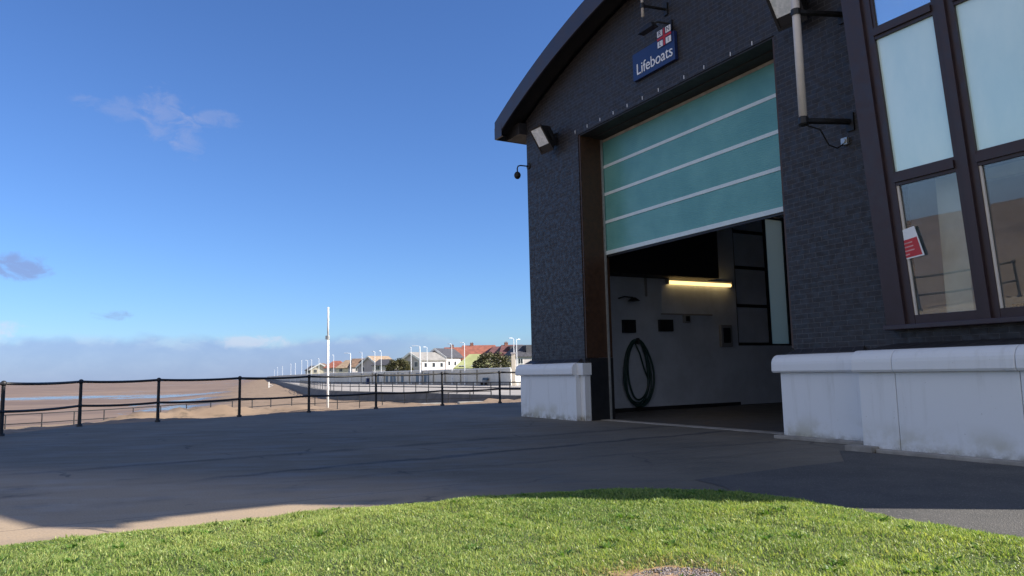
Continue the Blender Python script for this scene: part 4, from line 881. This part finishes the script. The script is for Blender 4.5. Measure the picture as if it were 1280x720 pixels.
house('white house with dark roof and a wide sloping white bargeboard right of the left bush', 529, 178, 7.0, 8, 2.9, zh(538, 440, 178), HM['grey'], HM['white'], R(-38), 0, True, 0, 'y', True, 2)
house('white house with a grey hipped roof beside the white gabled house', 543, 190, 7.5, 9, zh(545, 452, 190), zh(545, 441.5, 190), HM['grey'], HM['white'], R(26), 2.6, chim=0, wins=2)
house('house with a steep slate gable at the left end of the red roofs', 556, 186, 6.0, 9, 3.6, zh(560, 435.5, 186), HM['slate'], HM['white'], R(-25), 0, True, 0, 'y', True, 2)
house('long white house under a red tiled roof just right of the slate gable', 574, 192, 10.0, 9, zh(575, 449, 192), zh(575, 434, 192), HM['red'], HM['white'], R(12), 1.6, chim=1, wins=4)
house('house with red tiled roof stepping up to a chimney behind the pale green roof', 599, 196, 10.5, 10, zh(600, 447, 196), zh(600, 431.5, 196), HM['red'], HM['cream'], R(10), 1.2, chim=1, wins=3)
house('house with a maroon hipped roof behind the right bush', 624, 190, 9.0, 10, 3.6, zh(624, 433, 190), HM['maroon'], HM['pink'], R(15), 3.4, chim=0, wins=3)
house('house with dark roof and small dormer left of the station wall', 641, 178, 8.5, 9, 3.2, zh(640, 431, 178), HM['maroon'], HM['white'], R(14), 2.0, chim=1, wins=3, dormer=True)
house('house with dark roof and white gable partly hidden by the station', 660, 165, 9.0, 9, 3.0, zh(660, 431, 165), HM['slate'], HM['white'], R(16), 2.2, chim=0, wins=3, dormer=True)
house('low pavilion with a pale yellow green hipped roof in front of the red roofs', 594, 150, 7.5, 7, zh(594, 459, 150), zh(594, 442.5, 150), HM['green'], HM['white'], R(0), 3.0, chim=0, wins=3)
house('small house with tan gable left of the left bush', 473, 225, 8.5, 9, 2.2, zh(473, 445, 225), HM['tan'], HM['white'], R(-30), 0, True, 0, 'y', True, 2)
house('low house with dark roof just behind the left edge of the left bush', 482, 215, 6, 8, 2.4, zh(482, 449, 215), HM['slate'], HM['white'], R(0), 1.5, chim=0, wins=2)
house('house with brown roof and dark dormer left of the tan gable', 457, 245, 10, 9, 2.4, zh(457, 448, 245), HM['brown'], HM['white'], R(20), 1.0, chim=0, wins=3, dormer=True)
house('beige house with tan hipped roof right of the small red roof', 441, 262, 9.5, 9, 2.3, zh(441, 450, 262), HM['tan'], HM['cream'], R(0), 2.5, chim=0, wins=3)
house('small white house with red hipped roof just right of the flagpole', 421, 275, 7.5, 8, 2.6, zh(421, 451, 275), HM['red'], HM['white'], R(0), 2.8, chim=0, wins=2)
house('house with brown gable just left of the flagpole', 403, 290, 7.5, 9, 2.4, zh(404, 454, 290), HM['brown'], HM['cream'], R(5), 0, True, 0, 'y', True, 2)
house('tiny distant house with slate roof left of the brown gable', 394, 330, 6.5, 8, 2.3, zh(394, 457, 330), HM['slate'], HM['white'], R(0), 1.5, chim=0, wins=2)

# bushes on the bank behind the wall
def bush(label, x, Y, wpx, ytop, seed, twig=False):
    p = at(x, 470, Y); rr = random.Random(seed); t = thing('bush', label, 'bush', (p.x, Y, 1.40)); hx = wpx/2*Y/F; hz_ = at(x, ytop, Y).z-1.40
    bb = MB()
    for i in range(5200):
        a_ = rr.uniform(0, 2*math.pi); e_ = math.asin(rr.uniform(0, 1)); r_ = rr.uniform(.80, 1.0)*(1+.07*math.sin(3*a_+seed)+.06*math.sin(7*a_+2*e_)+.05*math.sin(11*e_+a_))
        q = Vector((hx*r_*math.cos(e_)*math.cos(a_), hx*.8*r_*math.cos(e_)*math.sin(a_), hz_*r_*math.sin(e_)**.9)); s_ = rr.uniform(.07, .17)
        rm = Matrix.Rotation(rr.uniform(0, 6.3), 3, 'Z') @ Matrix.Rotation(rr.uniform(-1.3, 1.3), 3, 'X')
        bb.add([q+rm @ Vector(v)*s_ for v in ((-1, -.6, 0), (1, -.5, .2), (.8, .7, 0), (-.7, .6, .25))], [(0, 1, 2, 3)])
    bb.build('foliage', M['leaf'], t)
    bb = MB()
    for i in range(9):
        a_ = rr.uniform(0, 6.28); bb.tube([(0.2*math.cos(a_), .2*math.sin(a_), 0), (hx*.45*math.cos(a_), hx*.4*math.sin(a_), hz_*.4), (hx*.8*math.cos(a_), hx*.65*math.sin(a_), hz_*.62)], [.09, .06, .02], 6)
    bb.build('stem', HM['brown'], t)
bush('wide olive green rounded bush left of the white gabled house', 499, 160, 34, 449, 3)
bush('olive brown rounded bush in front of the maroon roofed house', 615, 138, 52, 441, 8)

# pale gate pillar at the end of the wall
p = at(642, 470, 106); t = thing('gate_pillar', 'sunlit cream pillar between the street lamps at the end of the promenade wall', 'pillar', (p.x, p.y, PZ))
bb = MB(); bb.box(-.28, .28, -.28, .28, 0, 4.5); bb.build('shaft', HM['cream'], t, bevel=.03); bb = MB(); bb.box(-.36, .36, -.36, .36, 4.502, 4.68); bb.build('cap', HM['white'], t, bevel=.04)
# bench, bin and small things
p, t_ = px_on(bw_l, 605); nn = Vector((-t_.y, t_.x, 0)); p = p - nn*3.0
t = thing('bench', 'dark bench with a high back against the pale promenade wall', 'bench', (at(605, 470, p.y).x, p.y, PZ), math.atan2(t_.y, t_.x))
bb = MB(); bb.box(-.95, .95, -.30, .15, .42, .48); bb.build('seat', M['steel_dark'], t)
bb = MB(); bb.add([(-1.05, .10, .72), (1.05, .10, .72), (1.05, .16, .72), (-1.05, .16, .72), (-1.15, .22, 1.12), (1.15, .22, 1.12), (1.15, .28, 1.12), (-1.15, .28, 1.12)], [(0, 3, 2, 1), (4, 5, 6, 7), (0, 1, 5, 4), (1, 2, 6, 5), (2, 3, 7, 6), (3, 0, 4, 7)]); bb.build('backrest', M['steel_dark'], t)
for sx in (-.8, .8): bb = MB(); bb.box(sx-.06, sx+.06, -.28, .16, 0, .418); bb.box(sx-.04, sx+.04, .10, .16, .482, .75); bb.build('leg', M['steel_dark'], t)
p, t_ = px_on(bw_l, 459.5); nn = Vector((-t_.y, t_.x, 0)); p = p - nn*1.6
t = thing('litter_bin', 'navy litter bin with a white lid against the promenade wall', 'bin', (at(459.5, 470, p.y).x, p.y, PZ), math.atan2(t_.y, t_.x))
bb = MB(); bb.box(-.35, .35, -.3, .3, 0, 1.25); bb.build('body', M['navy'], t, bevel=.04); bb = MB(); bb.box(-.40, .40, -.35, .35, 1.252, 1.7); bb.build('lid', M['white'], t, bevel=.08)
p = at(336, 486, 205); gz_ = float(terr(np.array([p.x]), np.array([p.y]))[0])
t = thing('marker_post', 'small white post with a slanted brace on the distant beach', 'marker', (p.x, p.y, gz_))
bb = MB(); bb.tube([(0, 0, -.2), (0, 0, 1.7)], .13, 8); bb.build('post', M['white'], t); bb = MB(); bb.tube([(.05, 0, .2), (1.1, 0, .75), (.5, 0, 1.0)], .11, 8); bb.build('brace', M['white'], t)
for i, (x, y, wd_, lb) in enumerate(((538, 504.5, 1.6, 'low pale concrete block beyond the railing, left of the middle post'), (588, 502.5, 1.7, 'low pale concrete block beyond the railing, nearer the station'))):
    p = at(x, y, 31); t = thing('concrete_block', lb, 'block', (p.x, p.y, p.z-.5), R(12))
    bb = MB(); bb.box(-wd_*.3, wd_*.3, -.3, .3, 0, .52); bb.build('block', M['conc'], t, bevel=.03)
